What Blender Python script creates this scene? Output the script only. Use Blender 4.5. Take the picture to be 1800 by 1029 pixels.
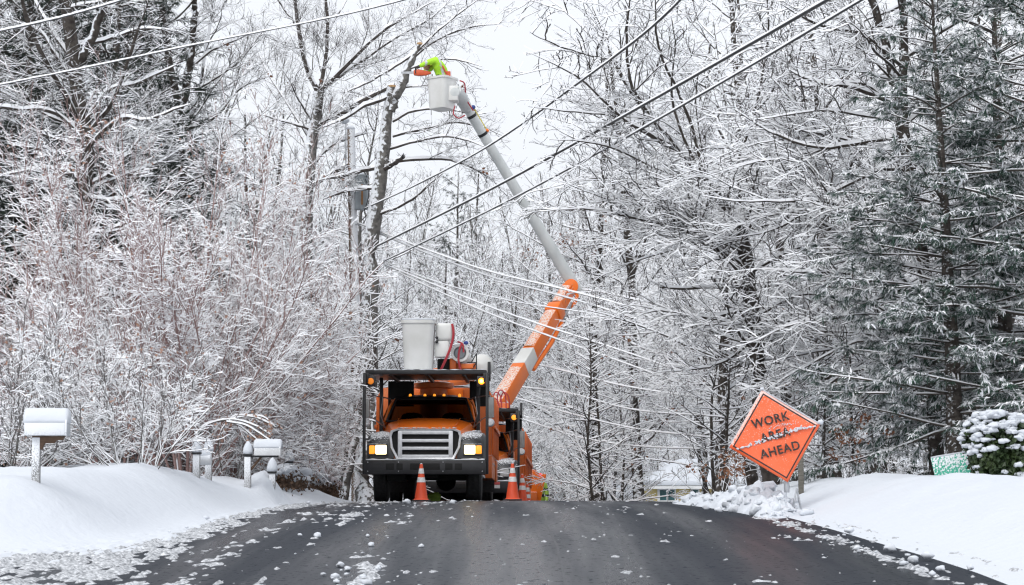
import bpy, bmesh, math, random
import numpy as np
from mathutils import Vector, Matrix, Euler

for _o in list(bpy.data.objects):
    bpy.data.objects.remove(_o, do_unlink=True)
scene = bpy.context.scene
COL = scene.collection
RAD = math.radians

# ------------------------------------------------------------------ camera
F = 4000.0                      # focal length in pixels of the 1800 px wide photograph
PITCH = math.atan((830 - 514.5) / F)
cam_d = bpy.data.cameras.new('camera')
cam_d.sensor_width = 36.0
cam_d.lens = 36.0 * F / 1800.0
cam_d.clip_start = 0.5
cam_d.clip_end = 3000
cam_d.dof.use_dof = True
cam_d.dof.focus_distance = 44.0
cam_d.dof.aperture_fstop = 8.0
cam = bpy.data.objects.new('camera', cam_d)
COL.objects.link(cam)
cam.location = (0, 0, 0)
cam.rotation_euler = (math.pi / 2 + PITCH, 0, 0)
scene.camera = cam

# ------------------------------------------------------------------ sky and sun (overcast)
SUN_EL, SUN_ROT = RAD(46), RAD(205)
world = bpy.data.worlds.new('World')
scene.world = world
world.use_nodes = True
wn = world.node_tree.nodes
wl = world.node_tree.links
wn.clear()
sky = wn.new('ShaderNodeTexSky')
sky.sky_type = 'NISHITA'
sky.sun_disc = False
sky.sun_elevation = SUN_EL
sky.sun_rotation = SUN_ROT
sky.dust_density = 6.0
sky.air_density = 1.0
hs = wn.new('ShaderNodeHueSaturation')
hs.inputs['Saturation'].default_value = 0.10
wl.new(sky.outputs[0], hs.inputs['Color'])
bg1 = wn.new('ShaderNodeBackground'); bg1.inputs['Strength'].default_value = 0.055
wl.new(hs.outputs[0], bg1.inputs['Color'])
bg2 = wn.new('ShaderNodeBackground')
bg2.inputs['Color'].default_value = (0.80, 0.835, 0.90, 1)       # even cloud layer
bg2.inputs['Strength'].default_value = 0.92
add = wn.new('ShaderNodeAddShader')
wl.new(bg1.outputs[0], add.inputs[0]); wl.new(bg2.outputs[0], add.inputs[1])
wo = wn.new('ShaderNodeOutputWorld')
wl.new(add.outputs[0], wo.inputs['Surface'])

sun_d = bpy.data.lights.new('sun', 'SUN')
sun_d.energy = 0.75
sun_d.angle = RAD(35)
sun_d.color = (1.0, 0.975, 0.94)
sun = bpy.data.objects.new('sun', sun_d)
COL.objects.link(sun)
_sd = Vector((math.sin(SUN_ROT) * math.cos(SUN_EL), math.cos(SUN_ROT) * math.cos(SUN_EL), math.sin(SUN_EL)))
sun.rotation_euler = (-_sd).to_track_quat('-Z', 'Y').to_euler()

vs = scene.view_settings
vs.view_transform = 'Standard'
vs.look = 'None'
vs.gamma = 1.0
vs.exposure = 0.06
vs.use_curve_mapping = False
scene.cycles.max_bounces = 4
scene.cycles.diffuse_bounces = 2
scene.cycles.glossy_bounces = 2
scene.cycles.transparent_max_bounces = 8
scene.cycles.use_denoising = True
scene.cycles.denoiser = 'OPENIMAGEDENOISE'
scene.cycles.denoising_input_passes = 'RGB_ALBEDO_NORMAL'
scene.cycles.denoising_prefilter = 'ACCURATE'
scene.cycles.pixel_filter_type = 'BLACKMAN_HARRIS'
scene.cycles.filter_width = 1.25
scene.cycles.sample_clamp_indirect = 3.0


def at(px, py, d):
    """point at depth d (metres along +Y) seen at photo pixel (px, py)"""
    a = PITCH + math.atan((514.5 - py) / F)
    cy = math.cos(PITCH) - (514.5 - py) / F * math.sin(PITCH)
    return np.array([(px - 900.0) / F * d / cy, d, d * math.tan(a)])


def ppm(d):
    return F / d


# ------------------------------------------------------------------ noise
_tab = np.random.default_rng(7).random((256, 256))


def vnoise(x, y, seed=0):
    x = np.asarray(x, float) + seed * 17.3
    y = np.asarray(y, float) + seed * 9.1
    xi = np.floor(x).astype(int); yi = np.floor(y).astype(int)
    fx = x - xi; fy = y - yi
    fx = fx * fx * (3 - 2 * fx); fy = fy * fy * (3 - 2 * fy)
    a = _tab[xi % 256, yi % 256]; b = _tab[(xi + 1) % 256, yi % 256]
    c = _tab[xi % 256, (yi + 1) % 256]; d = _tab[(xi + 1) % 256, (yi + 1) % 256]
    return (a * (1 - fx) + b * fx) * (1 - fy) + (c * (1 - fx) + d * fx) * fy


def fbm(x, y, o=4, seed=0):
    s = 0; a = 0.5; t = 0
    for i in range(o):
        s = s + a * vnoise(x * 2 ** i, y * 2 ** i, seed + i * 3); t += a; a *= 0.5
    return s / t


def sstep(x):
    x = np.clip(x, 0, 1)
    return x * x * (3 - 2 * x)


# ------------------------------------------------------------------ materials
def nt(name):
    m = bpy.data.materials.new(name)
    m.use_nodes = True
    t = m.node_tree
    return m, t.nodes, t.links, t.nodes['Principled BSDF']


def mat(name, c1, c2=None, scale=8.0, rough=0.6, metal=0.0, bump=0.0, bscale=None, spec=0.5, rough2=None,
        detail=4.0, stretch=None, coat=0.0):
    m, n, l, p = nt(name)
    p.inputs['Roughness'].default_value = rough
    p.inputs['Metallic'].default_value = metal
    p.inputs['Specular IOR Level'].default_value = spec
    p.inputs['Coat Weight'].default_value = coat
    p.inputs['Base Color'].default_value = (*c1, 1)
    tc = n.new('ShaderNodeTexCoord')
    src = tc.outputs['Object']
    if stretch:
        mp = n.new('ShaderNodeMapping'); mp.inputs['Scale'].default_value = stretch
        l.new(src, mp.inputs[0]); src = mp.outputs[0]
    if c2 is not None:
        no = n.new('ShaderNodeTexNoise'); no.inputs['Scale'].default_value = scale; no.inputs['Detail'].default_value = detail
        l.new(src, no.inputs['Vector'])
        r = n.new('ShaderNodeValToRGB')
        r.color_ramp.elements[0].position = 0.35; r.color_ramp.elements[1].position = 0.65
        r.color_ramp.elements[0].color = (*c1, 1); r.color_ramp.elements[1].color = (*c2, 1)
        l.new(no.outputs['Fac'], r.inputs[0]); l.new(r.outputs[0], p.inputs['Base Color'])
        if rough2 is not None:
            mr = n.new('ShaderNodeMapRange')
            mr.inputs['From Min'].default_value = 0.35; mr.inputs['From Max'].default_value = 0.65
            mr.inputs['To Min'].default_value = rough; mr.inputs['To Max'].default_value = rough2
            l.new(no.outputs['Fac'], mr.inputs[0]); l.new(mr.outputs[0], p.inputs['Roughness'])
    if bump > 0:
        nb = n.new('ShaderNodeTexNoise'); nb.inputs['Scale'].default_value = bscale or scale * 2; nb.inputs['Detail'].default_value = 5
        l.new(src, nb.inputs['Vector'])
        b = n.new('ShaderNodeBump'); b.inputs['Strength'].default_value = bump; b.inputs['Distance'].default_value = 0.02
        l.new(nb.outputs['Fac'], b.inputs['Height']); l.new(b.outputs[0], p.inputs['Normal'])
    return m


def frosted(name, c1, c2, scale, rough, thr=0.55, up=0.9, wind=(-0.5, -0.55, 0.1), windw=0.35, fine=60.0, snow=(0.82, 0.84, 0.87), metal=0.0, spec=0.4, bump=0.3):
    """a surface with wind-blown snow grains sticking to it: more on faces turned up or to the wind"""
    m, n, l, p = nt(name)
    p.inputs['Metallic'].default_value = metal
    p.inputs['Specular IOR Level'].default_value = spec
    tc = n.new('ShaderNodeTexCoord')
    no = n.new('ShaderNodeTexNoise'); no.inputs['Scale'].default_value = scale; no.inputs['Detail'].default_value = 5
    l.new(tc.outputs['Object'], no.inputs['Vector'])
    r = n.new('ShaderNodeValToRGB')
    r.color_ramp.elements[0].position = 0.35; r.color_ramp.elements[1].position = 0.65
    r.color_ramp.elements[0].color = (*c1, 1); r.color_ramp.elements[1].color = (*c2, 1)
    l.new(no.outputs['Fac'], r.inputs[0])
    g = n.new('ShaderNodeNewGeometry')
    d1 = n.new('ShaderNodeVectorMath'); d1.operation = 'DOT_PRODUCT'; d1.inputs[1].default_value = (0, 0, up)
    d2 = n.new('ShaderNodeVectorMath'); d2.operation = 'DOT_PRODUCT'; d2.inputs[1].default_value = tuple(windw * w for w in wind)
    l.new(g.outputs['Normal'], d1.inputs[0]); l.new(g.outputs['Normal'], d2.inputs[0])
    a = n.new('ShaderNodeMath'); a.operation = 'ADD'
    l.new(d1.outputs['Value'], a.inputs[0]); l.new(d2.outputs['Value'], a.inputs[1])
    nf = n.new('ShaderNodeTexNoise'); nf.inputs['Scale'].default_value = fine; nf.inputs['Detail'].default_value = 3
    l.new(tc.outputs['Object'], nf.inputs['Vector'])
    a2 = n.new('ShaderNodeMath'); a2.operation = 'ADD'
    l.new(a.outputs[0], a2.inputs[0]); l.new(nf.outputs['Fac'], a2.inputs[1])
    mr = n.new('ShaderNodeMapRange'); mr.interpolation_type = 'SMOOTHSTEP'
    mr.inputs['From Min'].default_value = thr; mr.inputs['From Max'].default_value = thr + 0.16
    l.new(a2.outputs[0], mr.inputs[0])
    mx = n.new('ShaderNodeMix'); mx.data_type = 'RGBA'
    l.new(mr.outputs[0], mx.inputs[0]); l.new(r.outputs[0], mx.inputs[6]); mx.inputs[7].default_value = (*snow, 1)
    l.new(mx.outputs[2], p.inputs['Base Color'])
    rr = n.new('ShaderNodeMix'); rr.data_type = 'FLOAT'
    rr.inputs[2].default_value = rough; rr.inputs[3].default_value = 0.8
    l.new(mr.outputs[0], rr.inputs[0]); l.new(rr.outputs[0], p.inputs['Roughness'])
    if bump:
        b = n.new('ShaderNodeBump'); b.inputs['Strength'].default_value = bump; b.inputs['Distance'].default_value = 0.01
        l.new(nf.outputs['Fac'], b.inputs['Height']); l.new(b.outputs[0], p.inputs['Normal'])
    return m


def emit(name, col, strength, base=None):
    m, n, l, p = nt(name)
    p.inputs['Base Color'].default_value = (*(base or col), 1)
    p.inputs['Emission Color'].default_value = (*col, 1)
    p.inputs['Emission Strength'].default_value = strength
    p.inputs['Roughness'].default_value = 0.25
    return m


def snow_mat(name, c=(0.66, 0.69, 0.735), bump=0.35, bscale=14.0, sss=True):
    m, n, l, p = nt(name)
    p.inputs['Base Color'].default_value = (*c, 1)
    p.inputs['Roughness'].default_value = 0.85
    p.inputs['Specular IOR Level'].default_value = 0.15
    tc = n.new('ShaderNodeTexCoord')
    if bump:
        nb = n.new('ShaderNodeTexNoise'); nb.inputs['Scale'].default_value = bscale; nb.inputs['Detail'].default_value = 6
        l.new(tc.outputs['Object'], nb.inputs['Vector'])
        b = n.new('ShaderNodeBump'); b.inputs['Strength'].default_value = bump; b.inputs['Distance'].default_value = 0.03
        l.new(nb.outputs['Fac'], b.inputs['Height']); l.new(b.outputs[0], p.inputs['Normal'])
    return m


M = {}
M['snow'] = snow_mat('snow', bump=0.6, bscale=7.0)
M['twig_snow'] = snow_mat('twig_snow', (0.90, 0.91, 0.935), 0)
M['dirty_snow'] = mat('dirty_snow', (0.80, 0.81, 0.82), (0.62, 0.62, 0.61), 3.0, 0.8, bump=0.6, bscale=25, spec=0.2)
M['bark'] = frosted('bark', (0.030, 0.024, 0.020), (0.085, 0.072, 0.062), 9, 0.9, thr=0.80, fine=14)
M['bark_grey_haze'] = frosted('bark_grey_haze', (0.085, 0.08, 0.075), (0.19, 0.18, 0.165), 9, 0.9, thr=0.78, fine=11, windw=0.5)  # grey bark, made paler so its colour mimics haze on far trees
M['twig_bark'] = mat('twig_bark', (0.045, 0.036, 0.032), (0.10, 0.085, 0.075), 6, 0.9)
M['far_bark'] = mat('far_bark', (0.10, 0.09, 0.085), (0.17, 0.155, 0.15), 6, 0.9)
M['red_bark'] = mat('red_bark', (0.22, 0.13, 0.115), (0.40, 0.27, 0.25), 4, 0.9)
M['frost_orange'] = frosted('frost_orange', (0.72, 0.20, 0.06), (0.80, 0.26, 0.09), 4, 0.5, thr=1.08, up=0.75, windw=0.2, fine=30, snow=(0.80, 0.70, 0.64))
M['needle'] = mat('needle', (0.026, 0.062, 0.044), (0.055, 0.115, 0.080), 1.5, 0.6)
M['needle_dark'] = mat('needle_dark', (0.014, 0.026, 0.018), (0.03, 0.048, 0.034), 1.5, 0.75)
M['leaf_brown'] = mat('leaf_brown', (0.16, 0.06, 0.03), (0.27, 0.13, 0.07), 5, 0.8)
M['leaf_tan'] = mat('leaf_tan', (0.30, 0.17, 0.12), (0.42, 0.27, 0.21), 3, 0.8)
M['leaf_green'] = mat('leaf_green', (0.02, 0.04, 0.015), (0.055, 0.085, 0.03), 5, 0.5)
M['orange'] = frosted('orange_paint', (0.88, 0.175, 0.012), (0.92, 0.20, 0.018), 2.5, 0.30, thr=1.46, up=0.72, fine=45, spec=0.5, bump=0.04)
M['orange_dirty'] = frosted('orange_dirty', (0.66, 0.135, 0.02), (0.78, 0.18, 0.035), 2.0, 0.42, thr=1.08, up=0.72, windw=0.3, fine=40, spec=0.5, bump=0.04)
M['black_metal'] = mat('black_metal', (0.012, 0.012, 0.014), (0.022, 0.022, 0.025), 4, 0.42)
M['dark_plastic'] = frosted('dark_plastic', (0.035, 0.036, 0.04), (0.06, 0.062, 0.066), 5, 0.35, thr=1.22, up=0.8, fine=40, bump=0.05)
M['rubber'] = mat('rubber', (0.014, 0.014, 0.015), (0.03, 0.03, 0.031), 20, 0.75, bump=0.3, bscale=60)
M['chrome'] = frosted('chrome', (0.66, 0.67, 0.69), (0.76, 0.77, 0.79), 12, 0.30, thr=1.1, up=0.8, fine=60, metal=0.15, bump=0.06)
M['steel'] = mat('steel', (0.35, 0.36, 0.38), (0.5, 0.51, 0.53), 10, 0.35, metal=0.8)
M['white_fibre'] = mat('white_fibre', (0.70, 0.70, 0.67), (0.80, 0.80, 0.78), 2.5, 0.35, bump=0.05)
M['boom_grey'] = mat('boom_grey', (0.56, 0.585, 0.58), (0.68, 0.70, 0.69), 1.2, 0.4, stretch=(3, 3, 0.6))
M['hose_red'] = mat('hose_red', (0.36, 0.02, 0.035), (0.46, 0.05, 0.06), 5, 0.5)
M['black_void'] = mat('dark_interior', (0.006, 0.006, 0.006), (0.012, 0.012, 0.012), 4, 0.8)
M['headlight'] = emit('headlight_lens', (1.0, 0.80, 0.45), 3.2)
M['headlight_off'] = mat('headlight_off', (0.45, 0.46, 0.46), (0.58, 0.58, 0.58), 9, 0.12, spec=0.8)
M['amber_lit'] = emit('amber_lit', (1.0, 0.34, 0.03), 1.15, (0.8, 0.25, 0.02))
M['amber_bright'] = emit('amber_bright', (1.0, 0.24, 0.015), 4.0, (0.8, 0.25, 0.02))
M['amber_core'] = emit('amber_core', (1.0, 0.60, 0.14), 5.0)
M['amber_off'] = emit('amber_dim', (1.0, 0.28, 0.02), 0.35, (0.75, 0.22, 0.02))
M['red_lamp'] = emit('red_lamp', (1.0, 0.03, 0.02), 0.8, (0.6, 0.02, 0.02))
M['cone'] = mat('cone_orange', (0.72, 0.075, 0.022), (0.80, 0.10, 0.035), 5, 0.5)
M['white_band'] = mat('white_band', (0.66, 0.66, 0.66), (0.80, 0.80, 0.80), 30, 0.6)
M['sign_orange'] = frosted('sign_orange', (0.93, 0.15, 0.05), (0.96, 0.175, 0.07), 3, 0.5, thr=0.70, up=0.9, windw=0.0, fine=70, snow=(0.9, 0.62, 0.56), bump=0.0)
M['black_paint'] = mat('black_paint', (0.015, 0.013, 0.013), (0.05, 0.04, 0.038), 40, 0.6)
M['wood_post'] = frosted('wood_post', (0.12, 0.075, 0.05), (0.20, 0.14, 0.10), 7, 0.8, thr=0.60, windw=0.5, wind=(0.35, -0.6, 0.0), fine=35)
M['wood_brown'] = mat('wood_brown', (0.07, 0.04, 0.025), (0.13, 0.08, 0.05), 9, 0.8, stretch=(1, 1, 8))
M['post_grey'] = frosted('post_grey', (0.20, 0.20, 0.20), (0.34, 0.34, 0.34), 9, 0.8, thr=0.62, windw=0.45, wind=(-0.2, -0.5, 0), fine=100)
M['white_paint'] = frosted('white_paint', (0.60, 0.61, 0.62), (0.72, 0.73, 0.74), 4, 0.5, thr=0.62, windw=0.3, fine=60)
M['mail_metal'] = frosted('mail_metal', (0.40, 0.43, 0.46), (0.52, 0.55, 0.58), 5, 0.45, thr=0.46, up=1.0, windw=0.45, wind=(0, -0.6, 0), fine=130)
M['trafo'] = mat('transformer_grey', (0.25, 0.28, 0.30), (0.33, 0.36, 0.38), 5, 0.45, bump=0.1)
M['rust'] = mat('rust', (0.28, 0.12, 0.03), (0.38, 0.19, 0.07), 15, 0.8)
M['porcelain'] = mat('porcelain', (0.35, 0.35, 0.36), (0.48, 0.48, 0.49), 8, 0.3)
M['wire'] = mat('wire', (0.03, 0.03, 0.032), (0.06, 0.06, 0.062), 10, 0.6)
M['lime'] = mat('lime_fabric', (0.42, 0.80, 0.03), (0.50, 0.90, 0.05), 12, 0.7, bump=0.3, bscale=30)
M['lime_dull'] = mat('lime_fabric_dull', (0.26, 0.42, 0.05), (0.34, 0.52, 0.08), 12, 0.7, bump=0.3, bscale=30)
M['reflect'] = mat('reflective_tape', (0.55, 0.56, 0.56), (0.66, 0.67, 0.67), 20, 0.3)
M['navy'] = mat('dark_trousers', (0.012, 0.014, 0.022), (0.03, 0.032, 0.045), 14, 0.9, bump=0.3)
M['glove'] = mat('glove', (0.04, 0.035, 0.03), (0.08, 0.07, 0.06), 20, 0.9)
M['glove_orange'] = mat('glove_orange', (0.62, 0.10, 0.03), (0.7, 0.14, 0.05), 20, 0.8)
M['skin'] = mat('skin', (0.48, 0.28, 0.20), (0.54, 0.33, 0.24), 10, 0.6)
M['helmet'] = mat('helmet', (0.75, 0.14, 0.03), (0.80, 0.17, 0.04), 6, 0.3)
M['harness'] = mat('harness', (0.62, 0.09, 0.03), (0.72, 0.13, 0.05), 12, 0.6)
M['saw_orange'] = mat('saw_orange', (0.62, 0.09, 0.025), (0.70, 0.12, 0.04), 12, 0.4)
M['yellow'] = mat('yellow_rod', (0.66, 0.55, 0.05), (0.74, 0.62, 0.08), 12, 0.5)
M['blue'] = mat('blue_clamp', (0.03, 0.06, 0.25), (0.05, 0.09, 0.32), 12, 0.5)
M['teal'] = frosted('teal_sign', (0.04, 0.36, 0.24), (0.07, 0.46, 0.32), 5, 0.5, thr=0.60, windw=0.1, up=0.5, fine=34)
M['green_cap'] = mat('green_cap', (0.03, 0.20, 0.10), (0.05, 0.26, 0.14), 8, 0.5)
M['house_yellow'] = mat('house_yellow', (0.50, 0.40, 0.16), (0.56, 0.46, 0.20), 3, 0.8)
M['house_trim'] = mat('house_trim', (0.72, 0.73, 0.72), (0.80, 0.80, 0.80), 3, 0.6)
M['pane'] = mat('window_pane', (0.02, 0.07, 0.075), (0.04, 0.12, 0.125), 2, 0.08, spec=0.8)
M['cut_wood'] = mat('cut_wood', (0.45, 0.27, 0.13), (0.58, 0.38, 0.20), 15, 0.8)
M['plate_red'] = mat('plate_red', (0.45, 0.06, 0.06), (0.5, 0.08, 0.08), 8, 0.5)
M['mirror_back'] = mat('mirror_back', (0.30, 0.30, 0.29), (0.40, 0.40, 0.39), 6, 0.35, metal=0.3)


def glass_mat():
    m = bpy.data.materials.new('windscreen_glass'); m.use_nodes = True
    n = m.node_tree.nodes; l = m.node_tree.links; n.clear()
    tr = n.new('ShaderNodeBsdfTransparent'); tr.inputs[0].default_value = (0.075, 0.08, 0.08, 1)
    gl = n.new('ShaderNodeBsdfGlossy'); gl.inputs['Roughness'].default_value = 0.06; gl.inputs[0].default_value = (0.8, 0.85, 0.85, 1)
    fr = n.new('ShaderNodeFresnel'); fr.inputs[0].default_value = 1.45
    mx = n.new('ShaderNodeMixShader'); l.new(fr.outputs[0], mx.inputs[0]); l.new(tr.outputs[0], mx.inputs[1]); l.new(gl.outputs[0], mx.inputs[2])
    o = n.new('ShaderNodeOutputMaterial'); l.new(mx.outputs[0], o.inputs[0])
    return m


M['glass'] = glass_mat()


def road_mat():
    m, n, l, p = nt('wet_asphalt')
    tc = n.new('ShaderNodeTexCoord')
    big = n.new('ShaderNodeTexNoise'); big.inputs['Scale'].default_value = 0.55; big.inputs['Detail'].default_value = 6
    mp = n.new('ShaderNodeMapping'); mp.inputs['Scale'].default_value = (2.4, 0.10, 1)
    l.new(tc.outputs['Object'], mp.inputs[0]); l.new(mp.outputs[0], big.inputs['Vector'])
    agg = n.new('ShaderNodeTexNoise'); agg.inputs['Scale'].default_value = 55; agg.inputs['Detail'].default_value = 3
    l.new(tc.outputs['Object'], agg.inputs['Vector'])
    r = n.new('ShaderNodeValToRGB')
    r.color_ramp.elements[0].position = 0.3; r.color_ramp.elements[1].position = 0.72
    r.color_ramp.elements[0].color = (0.007, 0.010, 0.015, 1); r.color_ramp.elements[1].color = (0.020, 0.026, 0.038, 1)
    ad = n.new('ShaderNodeMath'); ad.operation = 'MULTIPLY_ADD'; ad.inputs[1].default_value = 0.45
    l.new(agg.outputs['Fac'], ad.inputs[0])
    sc = n.new('ShaderNodeMath'); sc.operation = 'MULTIPLY'; sc.inputs[1].default_value = 0.55
    l.new(big.outputs['Fac'], sc.inputs[0]); l.new(sc.outputs[0], ad.inputs[2])
    l.new(ad.outputs[0], r.inputs[0]); l.new(r.outputs[0], p.inputs['Base Color'])
    mr = n.new('ShaderNodeMapRange')
    mr.inputs['From Min'].default_value = 0.38; mr.inputs['From Max'].default_value = 0.62
    mr.inputs['To Min'].default_value = 0.27; mr.inputs['To Max'].default_value = 0.58
    l.new(big.outputs['Fac'], mr.inputs[0])
    spk = n.new('ShaderNodeTexNoise'); spk.inputs['Scale'].default_value = 16; spk.inputs['Detail'].default_value = 2
    l.new(tc.outputs['Object'], spk.inputs['Vector'])
    ms = n.new('ShaderNodeMapRange'); ms.inputs['From Min'].default_value = 0.62; ms.inputs['From Max'].default_value = 0.70
    ms.inputs['To Max'].default_value = 0.35
    l.new(spk.outputs['Fac'], ms.inputs[0])
    sm = n.new('ShaderNodeMath'); sm.operation = 'ADD'
    l.new(mr.outputs[0], sm.inputs[0]); l.new(ms.outputs[0], sm.inputs[1])
    l.new(sm.outputs[0], p.inputs['Roughness'])
    b = n.new('ShaderNodeBump'); b.inputs['Strength'].default_value = 0.28; b.inputs['Distance'].default_value = 0.006
    l.new(agg.outputs['Fac'], b.inputs['Height']); l.new(b.outputs[0], p.inputs['Normal'])
    p.inputs['Specular IOR Level'].default_value = 0.16
    return m


M['road'] = road_mat()
M['seam'] = mat('seam_tar', (0.02, 0.022, 0.027), (0.05, 0.053, 0.06), 6, 0.45)


# ------------------------------------------------------------------ object helpers
def link(o, parent=None):
    COL.objects.link(o)
    if parent is not None:
        o.parent = parent
    return o


def tag(o, label=None, cat=None, group=None, kind=None):
    if label: o['label'] = label
    if cat: o['category'] = cat
    if group: o['group'] = group
    if kind: o['kind'] = kind
    return o


def empty(name, loc, label=None, cat=None, group=None, rot=(0, 0, 0)):
    o = bpy.data.objects.new(name, None)
    o.empty_display_size = 0.2
    o.location = tuple(loc); o.rotation_euler = rot
    link(o)
    return tag(o, label, cat, group)


def raw_mesh(name, verts, quads, mi=None, mats=(), smooth=False):
    verts = np.ascontiguousarray(verts, dtype=np.float32); quads = np.ascontiguousarray(quads, dtype=np.int32)
    me = bpy.data.meshes.new(name)
    nf = len(quads); k = quads.shape[1]
    me.vertices.add(len(verts)); me.vertices.foreach_set('co', verts.ravel())
    me.loops.add(nf * k); me.loops.foreach_set('vertex_index', quads.ravel())
    me.polygons.add(nf)
    me.polygons.foreach_set('loop_start', np.arange(0, nf * k, k, dtype=np.int32))
    for m_ in mats: me.materials.append(m_)
    if mi is not None: me.polygons.foreach_set('material_index', np.ascontiguousarray(mi, dtype=np.int32))
    me.polygons.foreach_set('use_smooth', np.full(nf, smooth, dtype=bool))
    me.update(calc_edges=True)
    return me


def obj(name, me, parent=None):
    return link(bpy.data.objects.new(name, me), parent)


def copy_tree(o, parent=None):
    c = o.copy(); COL.objects.link(c); c.parent = parent
    for ch in o.children:
        copy_tree(ch, c)
    return c


def B():
    return bmesh.new()


def bx(bm, x0, x1, y0, y1, z0, z1):
    v = [bm.verts.new(p) for p in ((x0, y0, z0), (x1, y0, z0), (x1, y1, z0), (x0, y1, z0), (x0, y0, z1), (x1, y0, z1), (x1, y1, z1), (x0, y1, z1))]
    for f in ((0, 3, 2, 1), (4, 5, 6, 7), (0, 1, 5, 4), (1, 2, 6, 5), (2, 3, 7, 6), (3, 0, 4, 7)):
        bm.faces.new([v[i] for i in f])
    return bm


def loft(bm, rings, caps=True):
    vs_ = [[bm.verts.new(tuple(p)) for p in r] for r in rings]
    n = len(rings[0])
    for a, b in zip(vs_[:-1], vs_[1:]):
        for i in range(n):
            j = (i + 1) % n
            bm.faces.new((a[i], a[j], b[j], b[i]))
    if caps:
        bm.faces.new(list(reversed(vs_[0]))); bm.faces.new(vs_[-1])
    return bm


def tub(bm, pts, r, n=8, caps=True):
    pts = [np.array(p, float) for p in pts]
    k = len(pts)
    rr = list(r) if hasattr(r, '__len__') else [r] * k
    rings = []
    up = None
    for i in range(k):
        t = pts[min(i + 1, k - 1)] - pts[max(i - 1, 0)]
        t = t / (np.linalg.norm(t) + 1e-9)
        if up is None:
            up = np.array([0, 0, 1.0]) if abs(t[2]) < 0.9 else np.array([1.0, 0, 0])
        s = np.cross(t, up); s = s / (np.linalg.norm(s) + 1e-9)
        up = np.cross(s, t)
        rings.append([pts[i] + rr[i] * (math.cos(a) * s + math.sin(a) * up) for a in np.arange(n) * 2 * math.pi / n])
    return loft(bm, rings, caps)


def lathe(bm, prof, n=24, axis='z', c=(0, 0, 0)):
    rings = []
    for r, h in prof:
        ring = []
        for a in np.arange(n) * 2 * math.pi / n:
            u, w = r * math.cos(a), r * math.sin(a)
            ring.append({'z': (c[0] + u, c[1] + w, c[2] + h), 'x': (c[0] + h, c[1] + u, c[2] + w), 'y': (c[0] + u, c[1] + h, c[2] + w)}[axis])
        rings.append(ring)
    return loft(bm, rings)


def prism(bm, poly, y0, y1):
    """polygon in XZ extruded along Y"""
    return loft(bm, [[(x, y0, z) for x, z in poly], [(x, y1, z) for x, z in poly]])


def prismx(bm, poly, x0, x1):
    """polygon in YZ extruded along X"""
    return loft(bm, [[(x0, y, z) for y, z in poly], [(x1, y, z) for y, z in poly]])


def part(name, bm, m, parent=None, bevel=0.0, smooth=False, seg=2):
    bmesh.ops.recalc_face_normals(bm, faces=bm.faces)
    if bevel > 0:
        es = [e for e in bm.edges if len(e.link_faces) == 2 and e.calc_face_angle(0) > 0.5]
        bmesh.ops.bevel(bm, geom=es, offset=bevel, segments=seg, affect='EDGES', profile=0.5, clamp_overlap=True)
    me = bpy.data.meshes.new(name)
    bm.to_mesh(me); bm.free()
    me.materials.append(M[m] if isinstance(m, str) else m)
    if smooth or bevel > 0:
        me.polygons.foreach_set('use_smooth', np.ones(len(me.polygons), dtype=bool))
        if hasattr(me, 'set_sharp_from_angle') and m != 'snow':
            me.set_sharp_from_angle(angle=RAD(40))
    return obj(name, me, parent)


def blob(bm, c, r, rng, squash=0.7, lump=0.25, sub=2):
    """lumpy snow or foliage clump"""
    g = bmesh.ops.create_icosphere(bm, subdivisions=sub, radius=1.0)
    s = rng.random() * 50
    for v in g['verts']:
        d = 1 + lump * (2 * float(vnoise(v.co.x * 1.7 + s, v.co.y * 1.7 + v.co.z * 2.3 + s)) - 1)
        v.co = Vector((c[0] + v.co.x * r * d, c[1] + v.co.y * r * d, c[2] + v.co.z * r * d * squash))
    return bm

# ================================================================== terrain, road, slush
_dt = np.arange(-120, 900, 0.25)
_sl = np.interp(_dt, [-120, -20, 0, 18.3, 42, 57.6, 78, 98, 118, 150, 260, 300],
                [0.0, 0.0, 0.045, 0.045, -0.0125, -0.075, -0.075, 0.0, 0.0, 0.055, 0.055, 0.0])
_zt = np.concatenate([[0], np.cumsum((_sl[1:] + _sl[:-1]) / 2 * 0.25)])
_zt = _zt - np.interp(42, _dt, _zt) - 0.525


def zr(d):
    return np.interp(d, _dt, _zt)


def asph_l(d): return np.interp(d, [10, 18.8, 21.7, 24.6, 30, 36, 42, 60], [3.2, 3.2, 3.22, 3.33, 3.4, 3.26, 2.97, 3.1])
def asph_r(d): return np.interp(d, [10, 18.3, 19.6, 21.2, 24.7, 28, 36, 42, 60], [3.8, 3.7, 3.5, 3.4, 3.27, 3.12, 3.1, 3.15, 3.2])
def bank_l(d): return np.interp(d, [8, 18, 22, 23.4, 24.6, 26, 29, 32, 36, 42, 50, 60], [9.0, 7.6, 6.6, 5.0, 4.35, 4.2, 4.0, 3.9, 3.7, 3.02, 3.3, 3.5])
def bank_r(d): return np.interp(d, [8, 18, 20, 21.6, 24.3, 27.7, 31.5, 36, 42, 60], [4.6, 4.55, 4.5, 4.38, 4.13, 3.93, 3.75, 3.55, 3.35, 3.5])


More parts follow.
